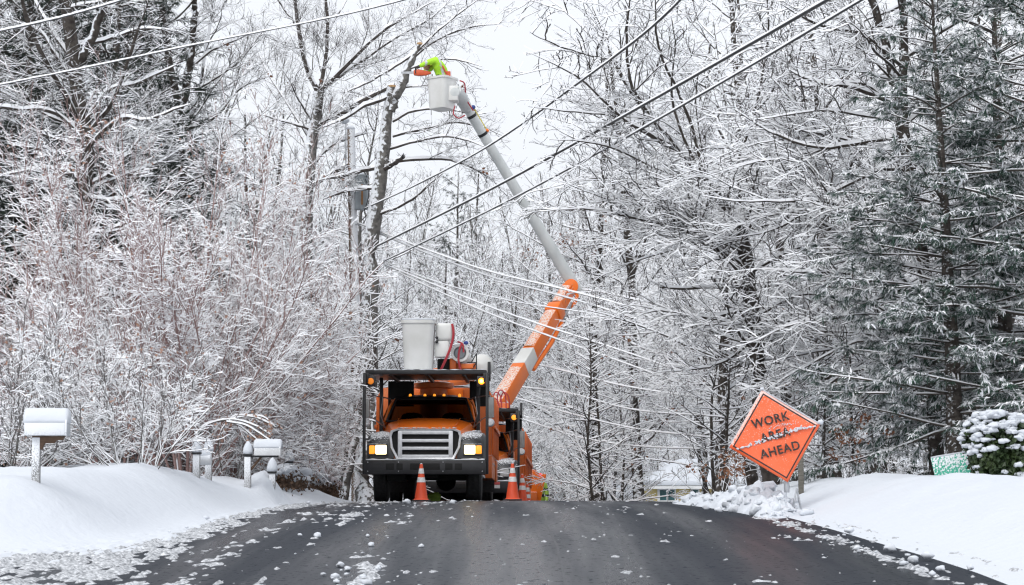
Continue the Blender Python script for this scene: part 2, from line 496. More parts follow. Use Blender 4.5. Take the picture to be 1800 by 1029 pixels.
def ground_z(x, d):
    x = np.asarray(x, float); d = np.asarray(d, float)
    z = zr(d)
    hl = np.interp(d, [8, 17, 22.4, 24.4, 27, 33, 36, 39, 42, 46, 60], [0.10, 0.10, 0.12, 0.56, 0.60, 0.55, 0.46, 0.36, 0.18, 0.10, 0.12])
    hr = np.interp(d, [8, 18, 22, 28, 33, 38, 42, 46, 60], [0.55, 0.60, 0.58, 0.53, 0.45, 0.30, 0.16, 0.10, 0.12])
    wl_ = np.interp(d, [10, 22, 24, 26, 30, 38, 42], [2.5, 2.0, 0.9, 1.1, 1.2, 1.0, 0.7]); wr_ = np.interp(d, [10, 24, 34, 42], [1.9, 1.9, 1.5, 0.9])
    tl = (-x - bank_l(d)) / wl_; tr = (x - bank_r(d)) / wr_
    sl = np.where(tl > 0, np.clip(tl, 0, 1) ** 0.75, 0); sr = np.where(tr > 0, np.clip(tr, 0, 1) ** 0.75, 0)
    sl = sstep(sl) * 0.55 + np.clip(tl, 0, 1) * 0.45; sr = sstep(sr) * 0.55 + np.clip(tr, 0, 1) * 0.45
    n1 = fbm(x * 0.55, d * 0.45, 3, 1) - 0.5
    n2 = fbm(x * 2.3, d * 1.6, 3, 5) - 0.5
    side = np.clip(np.maximum(tl, tr), 0, 1)
    h = sl * hl + sr * hr + side * (0.20 * n1 + 0.11 * n2 + 0.05 * (fbm(x * 7, d * 4.5, 2, 15) - 0.5) * np.clip(1.3 - side, 0, 1))
    # shovelled pile beside the second mailbox, hump by the sign
    h = h + 0.40 * np.exp(-(((x + 3.93) / 0.28) ** 2 + ((d - 36.4) / 0.8) ** 2))
    h = h + 0.12 * np.exp(-(((x + 6.6) / 1.2) ** 2 + ((d - 27.5) / 2.0) ** 2))
    h = h + 0.10 * np.exp(-(((x + 4.9) / 0.9) ** 2 + ((d - 30.5) / 1.6) ** 2))
    rough = np.clip((d - 45) / 30, 0, 1) * side
    h = h + rough * 0.5 * n1
    inside = (tl <= 0) & (tr <= 0)
    h = np.where(inside, -0.08 + 0.10 * np.clip(np.maximum(tl, tr) + 0.5, 0, 0.5) * 2 * 0.75, h)
    return z + h


def gz(x, d):
    return float(ground_z(np.array([x]), np.array([d]))[0])


xs = np.unique(np.concatenate([np.arange(-9, 9.01, 0.14), np.linspace(-60, -9, 50), np.linspace(9, 60, 50), np.linspace(-260, -60, 16), np.linspace(60, 260, 16)]).round(4))
ys = np.unique(np.concatenate([np.arange(15, 46.01, 0.22), np.arange(46, 80, 1.0), np.linspace(-60, 14, 50), np.linspace(80, 300, 90), np.linspace(300, 480, 14)]).round(4))
X, Y = np.meshgrid(xs, ys)
Z = ground_z(X, Y)
nx, ny = len(xs), len(ys)
idx = np.arange(nx * ny).reshape(ny, nx)
q = np.stack([idx[:-1, :-1], idx[:-1, 1:], idx[1:, 1:], idx[1:, :-1]], -1).reshape(-1, 4)
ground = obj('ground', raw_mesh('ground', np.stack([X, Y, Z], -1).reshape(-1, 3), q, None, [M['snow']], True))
tag(ground, 'snow covered verges and woodland floor on both sides of the road', kind='structure')


def strip(name, x0f, x1f, d0, d1, dz, nxx, ndd, m, lump=0.0):
    ds = np.linspace(d0, d1, ndd); t = np.linspace(0, 1, nxx)
    D_, T_ = np.meshgrid(ds, t, indexing='ij')
    X_ = x0f(D_) * (1 - T_) + x1f(D_) * T_
    Z_ = zr(D_) + dz + lump * (fbm(X_ * 1.5, D_ * 0.8, 2, 3) - 0.5) - 0.012 * (X_ - 0.42) ** 2 * 0.25
    i_ = np.arange(ndd * nxx).reshape(ndd, nxx)
    q_ = np.stack([i_[:-1, :-1], i_[:-1, 1:], i_[1:, 1:], i_[1:, :-1]], -1).reshape(-1, 4)
    return obj(name, raw_mesh(name, np.stack([X_, D_, Z_], -1).reshape(-1, 3), q_, None, [M[m]], True))


def road_z(x, d):
    return zr(d) - 0.003 * (x - 0.42) ** 2


road = strip('road', lambda d: -bank_l(np.minimum(d, 60)) - 0.25 + 0 * d, lambda d: bank_r(np.minimum(d, 60)) + 0.25 + 0 * d, -55, 100, 0.0, 41, 620, 'road')
tag(road, 'wet dark asphalt road rising to a crest', kind='structure')
_w = lambda d: 0.37 + (42 - d) * 0.0032 + 0.012 * np.sin(d * .9) + 0.005 * np.sin(d * 2.3)
seam = strip('road_seam', lambda d: _w(d) - 0.012, lambda d: _w(d) + 0.012, 10, 46, 0.004, 2, 240, 'seam')
tag(seam, 'thin tar seam running along the middle of the road', kind='structure')

# slush: a lumpy sheet that only shows where it stands above the asphalt
sx = np.arange(-7.2, 5.0, 0.030); sy = np.concatenate([np.arange(15.5, 26, 0.075), np.arange(26, 44, 0.12)])
SX, SY = np.meshgrid(sx, sy)
al, ar, bl, br = asph_l(SY), asph_r(SY), bank_l(SY), bank_r(SY)
n_f = fbm(SX * 7, SY * 2.6, 4, 11); n_m = fbm(SX * 1.6, SY * 0.9, 3, 21); n_g = fbm(SX * 18, SY * 7, 2, 31)
ul = (-SX - al)
den_l = np.interp(SY, [15, 21, 24], [.82, .84, 1.0]) * np.clip(0.50 + 0.42 * np.clip(ul / 0.40, -1, 1) + 0.30 * ul / np.maximum(bl - al, 0.35), -2, 1.3)
ur = (SX - ar)
wr_ = np.maximum(br - ar, 0.3)
den_r = 0.62 * np.exp(-((ur - 0.10) / 0.13) ** 2) + 0.34 * np.clip(ur / wr_, 0, 1) + 0.8 * np.clip((ur - 0.75 * wr_) / (0.25 * wr_), 0, 1)
den_r = np.where(ur < -0.18, -1, den_r)


def ridge(x0, w, a, d0, d1):
    return a * np.exp(-((SX - x0) / w) ** 2) * sstep((SY - d0) / 2) * sstep((d1 - SY) / 2)


lanes = np.maximum.reduce([ridge(-1.27, 0.15, 0.60, 15.5, 21.8), ridge(-2.06, 0.08, 0.40, 17, 34), ridge(-2.75, 0.20, 0.38, 14, 40),
                           ridge(-1.35, 0.3, 0.24, 25, 39), ridge(-2.3, 0.5, 0.28, 27, 43)])
den = np.maximum.reduce([np.where(ul > -0.15, den_l, -1), den_r, lanes])
hh = (den - 0.66) * 0.9 + (n_f - 0.5) * 1.1 + (n_m - 0.5) * 0.55 + (n_g - 0.5) * 1.3
SZ = road_z(SX, SY) + np.clip(hh * 0.07, -0.02, 0.03 + 0.05 * np.clip(n_f - 0.45, 0, 1)) + 0.002
i_ = np.arange(SX.size).reshape(SX.shape)
q = np.stack([i_[:-1, :-1], i_[:-1, 1:], i_[1:, 1:], i_[1:, :-1]], -1).reshape(-1, 4)
above = (SZ - road_z(SX, SY)).ravel()
q = q[(above[q] > 0).any(axis=1)]
used, inv = np.unique(q.ravel(), return_inverse=True)
M['slush'] = mat('slush', (0.16, 0.17, 0.185), (0.78, 0.795, 0.82), 26.0, 0.35, bump=0.7, bscale=45, spec=0.5, rough2=0.7, detail=6)
_mi = ((den.ravel()[q].mean(1) + 0.5 * (n_f.ravel()[q].mean(1) - .5)) > 0.98).astype(np.int32)
sl_o = obj('slush', raw_mesh('slush', np.stack([SX, SY, SZ], -1).reshape(-1, 3)[used], inv.reshape(-1, 4), _mi, [M['slush'], M['snow']], True))
tag(sl_o, 'half melted slush left in patches and streaks on the wet road', kind='stuff')

# loose lumps of snow on and beside the road
rng = np.random.default_rng(5)
bm = B()
lumps = [(560, 942, 6), (654, 958, 5), (1700, 998, 7), (613, 1000, 7), (665, 1000, 6), (640, 1015, 7), (797, 884, 6), (716, 884, 7), (600, 993, 7), (1560, 965, 11), (1626, 978, 10), (1490, 934, 8), (1415, 905, 12), (1650, 1000, 8), (1600, 985, 9), (1240, 893, 6), (1262, 898, 7)]


def road_hit(px, py):
    ds = np.arange(14, 44, 0.05)
    yy = 830 - zr(ds) / ds * F
    d = float(ds[np.argmin(np.abs(yy - py))])
    return (px - 900) / F * d, d


for px, py, r in lumps:
    x, d = road_hit(px, py)
    blob(bm, (x, d, zr(d) + r / ppm(d) * 0.3), r / ppm(d) * 1.0, rng, 0.7, 0.5, 2)
for i in range(110):
    d = rng.uniform(16, 41)
    s = rng.random()
    if s < 0.40: x = float(asph_r(d)) + rng.normal(0.22, 0.22)
    elif s < 0.66: x = -float(asph_l(d)) - abs(rng.normal(0.1, 0.4))
    elif s < 0.80: x = rng.normal(-1.3, 0.2); d = rng.uniform(16, 22)
    else: x = rng.uniform(-3, 0); d = rng.uniform(16, 30)
    r = rng.gamma(2.0, 0.009)
    blob(bm, (x, d, zr(d) + r * 0.25), r, rng, 0.6, 0.5, 1)
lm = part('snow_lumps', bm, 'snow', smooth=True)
tag(lm, 'small loose lumps of snow scattered on the road edges', kind='stuff')

# ploughed heap of chunky snow at the right verge: a broken, ridged crust with clods
uu = np.linspace(0, 1, 190); vv_ = np.linspace(-1, 1, 70)
UU, VV = np.meshgrid(uu, vv_)
PX = 1198 + UU * 190; DD = 37.8 - 8.2 * UU + VV * 0.9
XX = (PX - 900) / F * DD + VV * 0.28
env = np.interp(UU, [0, .12, .45, .72, .88, 1], [0, .35, .62, 1.0, .75, 0]) * np.clip(1 - VV ** 2, 0, 1) ** .8
r1 = 1 - np.abs(2 * fbm(XX * 3.1, DD * 2.2, 2, 41) - 1) * 2; cel = vnoise(np.floor(XX * 7 + 2.5 * fbm(XX * 3, DD * 3, 2, 3)) * 3.7, np.floor(DD * 4 + 2.5 * fbm(XX * 3, DD * 3, 2, 8)) * 5.1, 2)
ZZ = np.maximum(ground_z(XX, DD), zr(DD)) - .03 + env * (.10 + .12 * r1 + .16 * cel + .14 * fbm(XX * 11, DD * 8, 3, 51))
i_ = np.arange(UU.size).reshape(UU.shape)
q = np.stack([i_[:-1, :-1], i_[:-1, 1:], i_[1:, 1:], i_[1:, :-1]], -1).reshape(-1, 4)
bm = B()
rk = np.random.default_rng(55)
for i in range(150):
    a_, b_ = rk.integers(0, UU.shape[0]), rk.integers(0, UU.shape[1])
    if env[a_, b_] < .08: continue
    blob(bm, (XX[a_, b_], DD[a_, b_], ZZ[a_, b_] + .01), rk.uniform(.025, .085), rk, .8, .9, 2)
pile = obj('snow_heap', raw_mesh('snow_heap', np.stack([XX, DD, ZZ], -1).reshape(-1, 3), q, None, [M['snow']], True))
part('clods', bm, 'snow', pile, smooth=True)['kind'] = 'stuff'
tag(pile, 'chunky ploughed snow heap at the road edge below the orange sign', 'snow heap')

# ================================================================== vegetation
UPZ = np.array([0, 0, 1.0])


def unit(v):
    return v / np.maximum(np.linalg.norm(v, axis=-1, keepdims=True), 1e-9)


class Geo:
    def __init__(self):
        self.v = []; self.q = []; self.m = []; self.n = 0

    def add(self, v, q_, m_):
        self.v.append(v.reshape(-1, 3)); self.q.append(q_.reshape(-1, 4) + self.n); self.m.append(m_.ravel()); self.n += len(self.v[-1])

    def mesh(self, name, mats, smooth=False):
        return raw_mesh(name, np.concatenate(self.v), np.concatenate(self.q), np.concatenate(self.m), mats, smooth)


def frames(pts):
    T = np.empty_like(pts)
    T[:, 1:-1] = pts[:, 2:] - pts[:, :-2]; T[:, 0] = pts[:, 1] - pts[:, 0]; T[:, -1] = pts[:, -1] - pts[:, -2]
    T = unit(T)
    S = np.cross(T, UPZ)
    sn = np.linalg.norm(S, axis=-1, keepdims=True)
    S = np.where(sn > 0.05, S / np.maximum(sn, 1e-6), np.array([1.0, 0, 0]))
    U = unit(np.cross(S, T)); S = unit(np.cross(T, U))
    return T, S, U


def tubes(g, rng, pts, rad, snow=0.0, cover=0.0, sec=4, lim=(2.6, .007), lat=.22, jit=.9):
    """branches with a ridge of snow lying on them; material 0 = bark, 1 = snow"""
    N, K, _ = pts.shape
    T, S, U = frames(pts)
    h = np.sqrt(np.clip(1 - T[..., 2] ** 2, 0, 1))
    s = np.zeros((N, K))
    if snow > 0:
        on = rng.random((N, K)) < np.clip(cover * 1.25 * h ** 0.8, 0, 1)
        s = snow * h ** 0.7 * (1 - jit / 2 + jit * rng.random((N, K))) * on
        s = np.minimum(s, rad * lim[0] + lim[1])
    s3 = s[..., None]; r3 = rad[..., None]
    if sec == 4:
        ring = [pts + U * r3 + UPZ * s3, pts + S * (r3 + 0.32 * s3) + UPZ * s3 * 0.15, pts - U * r3, pts - S * (r3 + 0.32 * s3) + UPZ * s3 * 0.15]
        top = np.array([1, 0, 0, 1])
    elif sec == 3:
        ring = [pts + U * r3 + UPZ * s3, pts + S * (r3 + 0.34 * s3) - U * r3 * .5, pts - S * (r3 + 0.34 * s3) - U * r3 * .5]
        top = np.array([1, 0, 1])
    else:
        ang = np.pi / 2 - np.arange(sec) * 2 * np.pi / sec if sec != 6 else np.radians([90, 8, -42, -90, -138, 172])
        ring = []
        for a in ang:
            u = max(0.0, math.sin(a))
            ring.append(pts + U * r3 * math.sin(a) + S * (r3 * math.cos(a)) + S * math.cos(a) * s3 * lat + UPZ * s3 * u)
        top = np.array([1 if (math.sin(ang[i]) + math.sin(ang[(i + 1) % sec])) / 2 > 0.25 else 0 for i in range(sec)])
    n = len(ring)
    V = np.stack(ring, 2)                                   # N,K,n,3
    base = (np.arange(N * K) * n).reshape(N, K)
    a = base[:, :-1, None] + np.arange(n); b = base[:, :-1, None] + (np.arange(n) + 1) % n
    c = base[:, 1:, None] + (np.arange(n) + 1) % n; d = base[:, 1:, None] + np.arange(n)
    Q = np.stack([a, b, c, d], -1)
    sm = (s[:, :-1] + s[:, 1:]) / 2 > 0.22 * snow
    if snow <= 0: sm[:] = False
    mi = (sm[..., None] * top).astype(np.int32)
    g.add(V, Q, mi)


def grow(rng, P, D, L, k, wander, lift, droop=0.0):
    N = len(P)
    pts = np.empty((N, k + 1, 3)); pts[:, 0] = P
    d = unit(D)
    for i in range(k):
        d = d + rng.normal(0, wander, (N, 3))
        d[:, 2] += lift - droop * (i / k)
        d = unit(d)
        pts[:, i + 1] = pts[:, i] + d * (L / k)[:, None]
    return pts


def spawn(rng, pts, rad, dens, t0, t1, ang, asd, lf, cap, flat, rr, rmin):
    N, K, _ = pts.shape
    seg = np.linalg.norm(pts[:, 1:] - pts[:, :-1], axis=-1)
    L = seg.sum(1)
    cnt = np.maximum(1, np.floor(L * (t1 - t0) * dens + rng.random(N)).astype(int))
    pi = np.repeat(np.arange(N), cnt)
    n = len(pi)
    t = t0 + (t1 - t0) * rng.random(n) ** 0.85
    f = t * (K - 1); i = np.minimum(f.astype(int), K - 2); fr = (f - i)[:, None]
    P = pts[pi, i] * (1 - fr) + pts[pi, i + 1] * fr
    R = rad[pi, i] * (1 - fr[:, 0]) + rad[pi, i + 1] * fr[:, 0]
    T = unit(pts[pi, i + 1] - pts[pi, i])
    rv = rng.normal(0, 1, (n, 3)); rv[:, 2] *= (1 - flat)
    side = unit(rv - (rv * T).sum(1, keepdims=True) * T)
    a = np.radians(ang + asd * rng.normal(0, 1, n))[:, None]
    D = T * np.cos(a) + side * np.sin(a)
    LL = np.minimum(lf * L[pi], cap) * (1 - 0.55 * t) * rng.uniform(0.55, 1.25, n)
    RR = np.maximum(np.minimum(R * rr, 0.002 + 0.0055 * LL), rmin)
    return P, D, LL, RR


def smooth_line(p, k):
    p = np.array(p, float)
    n = len(p)
    if n == 2:
        return p[0] + (p[1] - p[0]) * np.linspace(0, 1, k + 1)[:, None]
    s = np.concatenate([[0], np.cumsum(np.linalg.norm(np.diff(p, axis=0), axis=1))])
    e = np.vstack([2 * p[0] - p[1], p, 2 * p[-1] - p[-2]])
    out = []
    for u in np.linspace(0, s[-1], k + 1):
        i = min(np.searchsorted(s, u, side='right') - 1, n - 2)
        t = (u - s[i]) / max(s[i + 1] - s[i], 1e-9)
        a, b, c, d = e[i], e[i + 1], e[i + 2], e[i + 3]
        out.append(0.5 * (2 * b + (c - a) * t + (2 * a - 5 * b + 4 * c - d) * t * t + (3 * b - a - 3 * c + d) * t ** 3))
    return np.array(out)


def run_levels(g, rng, pts, rad, levels, leaves=None):
    """levels: (dens,t0,t1,ang,asd,lf,cap,flat,rr,rmin,k,wander,lift,droop,snow,cover)"""
    last = None
    for lv in levels:
        dens, t0, t1, ang, asd, lf, cap, flat, rr, rmin, k, wander, lift, droop, snow, cover = lv
        P, D, LL, RR = spawn(rng, pts, rad, dens, t0, t1, ang, asd, lf, cap, flat, rr, rmin)
        pts = grow(rng, P, D, LL, k, wander, lift, droop)
        rad = RR[:, None] * np.linspace(1, 0.35, k + 1)
        rad = np.maximum(rad, rmin * 0.6)
        tubes(g, rng, pts, rad, snow, cover, 3 if k <= 2 else 4)
    return pts, rad


def leaf_quads(g, rng, P, size, mi=0, hang=0.6):
    n = len(P)
    a = unit(rng.normal(0, 1, (n, 3)) * np.array([1, 1, 0.5]) - UPZ * hang)
    b = unit(np.cross(a, rng.normal(0, 1, (n, 3))))
    c = np.cross(a, b)
    s = (size * rng.uniform(0.6, 1.3, n))[:, None]
    V = np.stack([P, P + a * s * 0.5 + b * s * 0.38 + c * s * 0.1, P + a * s, P + a * s * 0.5 - b * s * 0.38 + c * s * 0.12], 1)
    Q = np.arange(4 * n).reshape(n, 4)
    g.add(V, Q, np.full(n, mi))


def finish_tree(name, label, base, trunk_mesh, crown_mesh, cat='tree', group=None, extra=()):
    o = empty(name, base, label, cat, group)
    obj('trunk', trunk_mesh, o)
    obj('crown', crown_mesh, o)
    for nm, me in extra:
        obj(nm, me, o)
    return o


# ---- level recipes -----------------------------------------------
#            dens t0   t1   ang asd  lf   cap  flat  rr   rmin   k wand lift droop snow cover
LV_HEAVY = [(3.2, .10, 1.0, 50, 13, .55, 2.8, .55, .60, .0058, 8, .13, .018, .06, .021, 1.0),
            (6.4, .05, 1.0, 46, 15, .66, 1.25, .50, .60, .0038, 5, .16, .022, .06, .0145, 1.0),
            (11., .05, 1.0, 44, 18, .75, 0.52, .40, .60, .0028, 2, .18, .025, .04, .0115, .95)]
LV_HERO = [(3.0, .10, 1.0, 50, 13, .55, 2.8, .60, .60, .0065, 8, .13, .018, .07, .030, 1.0),
           (5.6, .05, 1.0, 46, 15, .66, 1.25, .55, .60, .0042, 5, .16, .022, .07, .020, 1.0),
           (8.5, .05, 1.0, 44, 18, .75, 0.52, .45, .60, .0029, 2, .18, .025, .05, .0125, .95)]
LV_BACK = [(3.0, .10, 1.0, 50, 13, .55, 2.8, .55, .60, .0062, 7, .13, .018, .06, .016, .9),
           (5.6, .05, 1.0, 46, 15, .66, 1.25, .50, .60, .0040, 4, .16, .022, .06, .011, .85),
           (9.0, .05, 1.0, 44, 18, .75, 0.52, .40, .60, .0030, 2, .18, .025, .04, .0085, .8)]
LV_FINE = [(4.8, .06, 1.0, 44, 14, .50, 2.2, .30, .55, .0058, 8, .15, .030, .04, .018, .85),
           (7.0, .05, 1.0, 44, 15, .62, 1.10, .25, .56, .0040, 5, .17, .030, .03, .011, .70),
           (9.0, .05, 1.0, 42, 16, .75, 0.55, .20, .58, .0030, 2, .18, .035, .0, .008, .65)]
LV_LIGHT = [(2.8, .12, 1.0, 46, 12, .55, 2.8, .30, .58, .0070, 8, .14, .040, .03, .020, .80),
            (4.8, .06, 1.0, 44, 14, .66, 1.25, .25, .58, .0048, 4, .16, .035, .03, .014, .75),
            (8.0, .06, 1.0, 42, 16, .75, 0.62, .20, .58, .0038, 2, .18, .035, .0, .012, .75)]
LV_SHRUB = [(5.0, .12, 1.0, 32, 12, .48, 1.6, .0, .55, .0050, 6, .10, .022, .02, .011, .75),
            (7.5, .10, 1.0, 40, 14, .58, .78, .0, .58, .0034, 4, .13, .020, .02, .009, .78),
            (11., .06, 1.0, 42, 16, .70, .34, .0, .62, .0029, 2, .15, .010, .0, .0085, .80)]


def hero_tree(name, label, base_px, d, trunks, limbs, levels, seed, bark='bark', snow=0.03, cover=0.9, auto=(), depth=1.8, group=None, leaves=0, cuts=(), lim_cover=None, lw=0.68):
    """trunk and main limbs follow the shape of the individual tree; finer branching is grown from them"""
    rng = np.random.default_rng(seed)
    b = at(*base_px, d); b[2] = gz(b[0], d) - 0.15
    gt, gc = Geo(), Geo()
    trunk_lines = []
    for tl in trunks:
        p = np.array([at(x, y, d + (dd[0] if dd else 0)) for x, y, w, *dd in tl]); p = p - b
        if tl is trunks[0]: p[0] = (p[0][0], p[0][1], 0)
        w = np.array([t[2] for t in tl]) / ppm(d) / 2
        k = 22
        L = smooth_line(p, k); R = np.interp(np.linspace(0, 1, k + 1), np.linspace(0, 1, len(w)), w)
        L[1:-1] += rng.normal(0, 0.018, (k - 1, 3))
        tubes(gt, rng, L[None], R[None], 0.02, 0.3, 12)
        trunk_lines.append((L, R))
    LP, LR = [], []
    for lb in limbs:
        off = rng.uniform(-depth, depth)
        p = []
        n = len(lb)
        for i, (x, y, w, *dd) in enumerate(lb):
            o_ = dd[0] if dd else off * (i / (n - 1)) ** 1.2
            p.append(at(x, y, d + o_))
        p = np.array(p) - b
        w = np.array([t[2] for t in lb]) / ppm(d) / 2 * lw
        k = 14
        L = smooth_line(p, k); L[1:] += np.cumsum(rng.normal(0, 0.010, (k, 3)), axis=0)
        LP.append(L); LR.append(np.interp(np.linspace(0, 1, k + 1), np.linspace(0, 1, len(w)), w) * np.where(np.arange(k + 1) > k - 5, np.linspace(3.2, .3, k + 1), 1) ** (1 if w[-1] * ppm(d) < 2.2 else 0))
    for (n, t0, t1, lmin, lmax, az, azs, el, lift) in auto:
        L0, R0 = trunk_lines[0]
        t = rng.uniform(t0, t1, n); f = t * (len(L0) - 1); i = np.minimum(f.astype(int), len(L0) - 2); fr = (f - i)[:, None]
        P = L0[i] * (1 - fr) + L0[i + 1] * fr
        a = np.radians(az + azs * rng.uniform(-1, 1, n)); e = np.radians(el + 14 * rng.normal(0, 1, n))
        D = np.stack([np.cos(a) * np.cos(e), np.sin(a) * np.cos(e), np.sin(e)], -1)
        LL = rng.uniform(lmin, lmax, n)
        g_ = grow(rng, P, D, LL, 14, 0.07, lift, 0.05)
        r_ = (np.minimum(0.006 * LL + 0.006, R0[i] * 0.6))[:, None] * np.linspace(1, 0.14, 15)
        LP += list(g_); LR += list(r_)
    if LP:
        LP = np.array(LP); LR = np.array(LR)
        tubes(gc, rng, LP, LR, snow, lim_cover or cover, 6)
        srcP, srcR = LP, LR
        tp, tr = run_levels(gc, rng, srcP, srcR, levels)
    extra = []
    if leaves:
        gl = Geo(); i = rng.integers(0, len(tp), leaves)
        cl = rng.integers(0, len(tp), max(3, leaves // 6))
        i = cl[rng.integers(0, len(cl), leaves)]
        leaf_quads(gl, rng, tp[i, -1] + rng.normal(0, .05, (leaves, 3)), 0.09)
        extra.append(('leaves', gl.mesh('leaves', [M['leaf_brown']])))
    o = finish_tree(name, label, b, gt.mesh('trunk', [M[bark], M['twig_snow']], True), gc.mesh('crown', [M['bark' if bark == 'bark' else 'twig_bark'], M['twig_snow']]), group=group, extra=extra)
    for (x, y, w) in cuts:
        c = at(x, y, d) - b
        bm_ = B(); r = w / ppm(d) / 2
        lathe(bm_, [(r * 1.02, -0.05), (r * 1.03, 0.0), (r * 0.5, 0.02), (0.002, 0.03)], 12, 'z', c)
        part('cut_face', bm_, 'cut_wood', o)
    return o


def generic_tree(seed, H, r0, nl, lmax, el, levels, bark='bark', snow=0.026, cover=0.9, t0=0.22, lift=0.03, lean=0.03, zigzag=0.03, fork=0, leaves=0, lsize=0.10):
    rng = np.random.default_rng(seed)
    gt, gc = Geo(), Geo()
    k = 20
    L = grow(rng, np.zeros((1, 3)), np.array([[lean, 0, 1.0]]), np.array([H]), k, zigzag, 0.03)[0]
    R = r0 * np.linspace(1, 0.12, k + 1) ** 0.85
    R[0] *= 1.25
    tubes(gt, rng, L[None], R[None], 0, 0, 9)
    t = np.sort(rng.uniform(t0, 0.99, nl)); f = t * k; i = np.minimum(f.astype(int), k - 1); fr = (f - i)[:, None]
    P = L[i] * (1 - fr) + L[i + 1] * fr
    a = np.arange(nl) * 2.399 + rng.normal(0, .5, nl); e = np.radians(el + 22 * t + 10 * rng.normal(0, 1, nl))
    D = np.stack([np.cos(a) * np.cos(e), np.sin(a) * np.cos(e), np.sin(e)], -1)
    LL = lmax * (1.05 - 0.75 * t) * rng.uniform(0.65, 1.2, nl)
    LP = grow(rng, P, D, LL, 12, 0.08, lift, 0.03)
    LR = np.minimum(0.008 * LL + 0.006, R[i] * 0.6)[:, None] * np.linspace(1, 0.14, 13)
    tubes(gc, rng, LP, LR, snow, cover, 6)
    tp, tr = run_levels(gc, rng, LP, LR, levels)
    extra = []
    if leaves:
        gl = Geo(); cl = rng.integers(0, len(tp), max(3, leaves // 5)); i = cl[rng.integers(0, len(cl), leaves)]
        leaf_quads(gl, rng, tp[i, -1] + rng.normal(0, .06 if lsize < .15 else .3, (leaves, 3)), lsize)
        extra.append(('leaves', gl.mesh('leaves', [M['leaf_brown']])))
    return gt.mesh('trunk', [M[bark], M['twig_snow']], True), gc.mesh('crown', [M['twig_bark'], M['twig_snow']]), extra


def shrub(seed, n, H, spread, r0, levels, base_r=0.3, leaves=0, bark='red_bark', leaf='leaf_tan', thick=0):
    rng = np.random.default_rng(seed)
    gc, gs = Geo(), Geo()
    a = rng.uniform(0, 2 * np.pi, n); rr = base_r * np.sqrt(rng.random(n))
    P = np.stack([rr * np.cos(a), rr * np.sin(a), np.full(n, -0.1)], -1)
    tilt = np.radians(spread * np.sqrt(rng.random(n)))
    D = np.stack([np.cos(a) * np.sin(tilt), np.sin(a) * np.sin(tilt), np.cos(tilt)], -1)
    LL = H * rng.uniform(0.70, 1.08, n) * (1 - 0.30 * (tilt / np.radians(spread)) ** 2)
    pts = grow(rng, P, D, LL, 12, 0.055, 0.012, 0.03)
    rad = (r0 * rng.uniform(.6, 1.3, n))[:, None] * np.linspace(1, 0.2, 13)
    tubes(gs, rng, pts, rad, 0.014, 0.6, 6)
    tp, tr = run_levels(gc, rng, pts, rad, levels)
    extra = []
    if leaves:
        gl = Geo(); cl = rng.integers(0, len(tp), leaves // 5); i = cl[rng.integers(0, len(cl), leaves)]
        leaf_quads(gl, rng, tp[i, -1] + rng.normal(0, .09, (leaves, 3)), 0.055)
        extra.append(('leaves', gl.mesh('leaves', [M[leaf]])))
    return gs.mesh('stems', [M['bark_grey_haze' if bark != 'red_bark' else 'red_bark'], M['twig_snow']], True), gc.mesh('twigs', [M[bark], M['twig_snow']]), extra


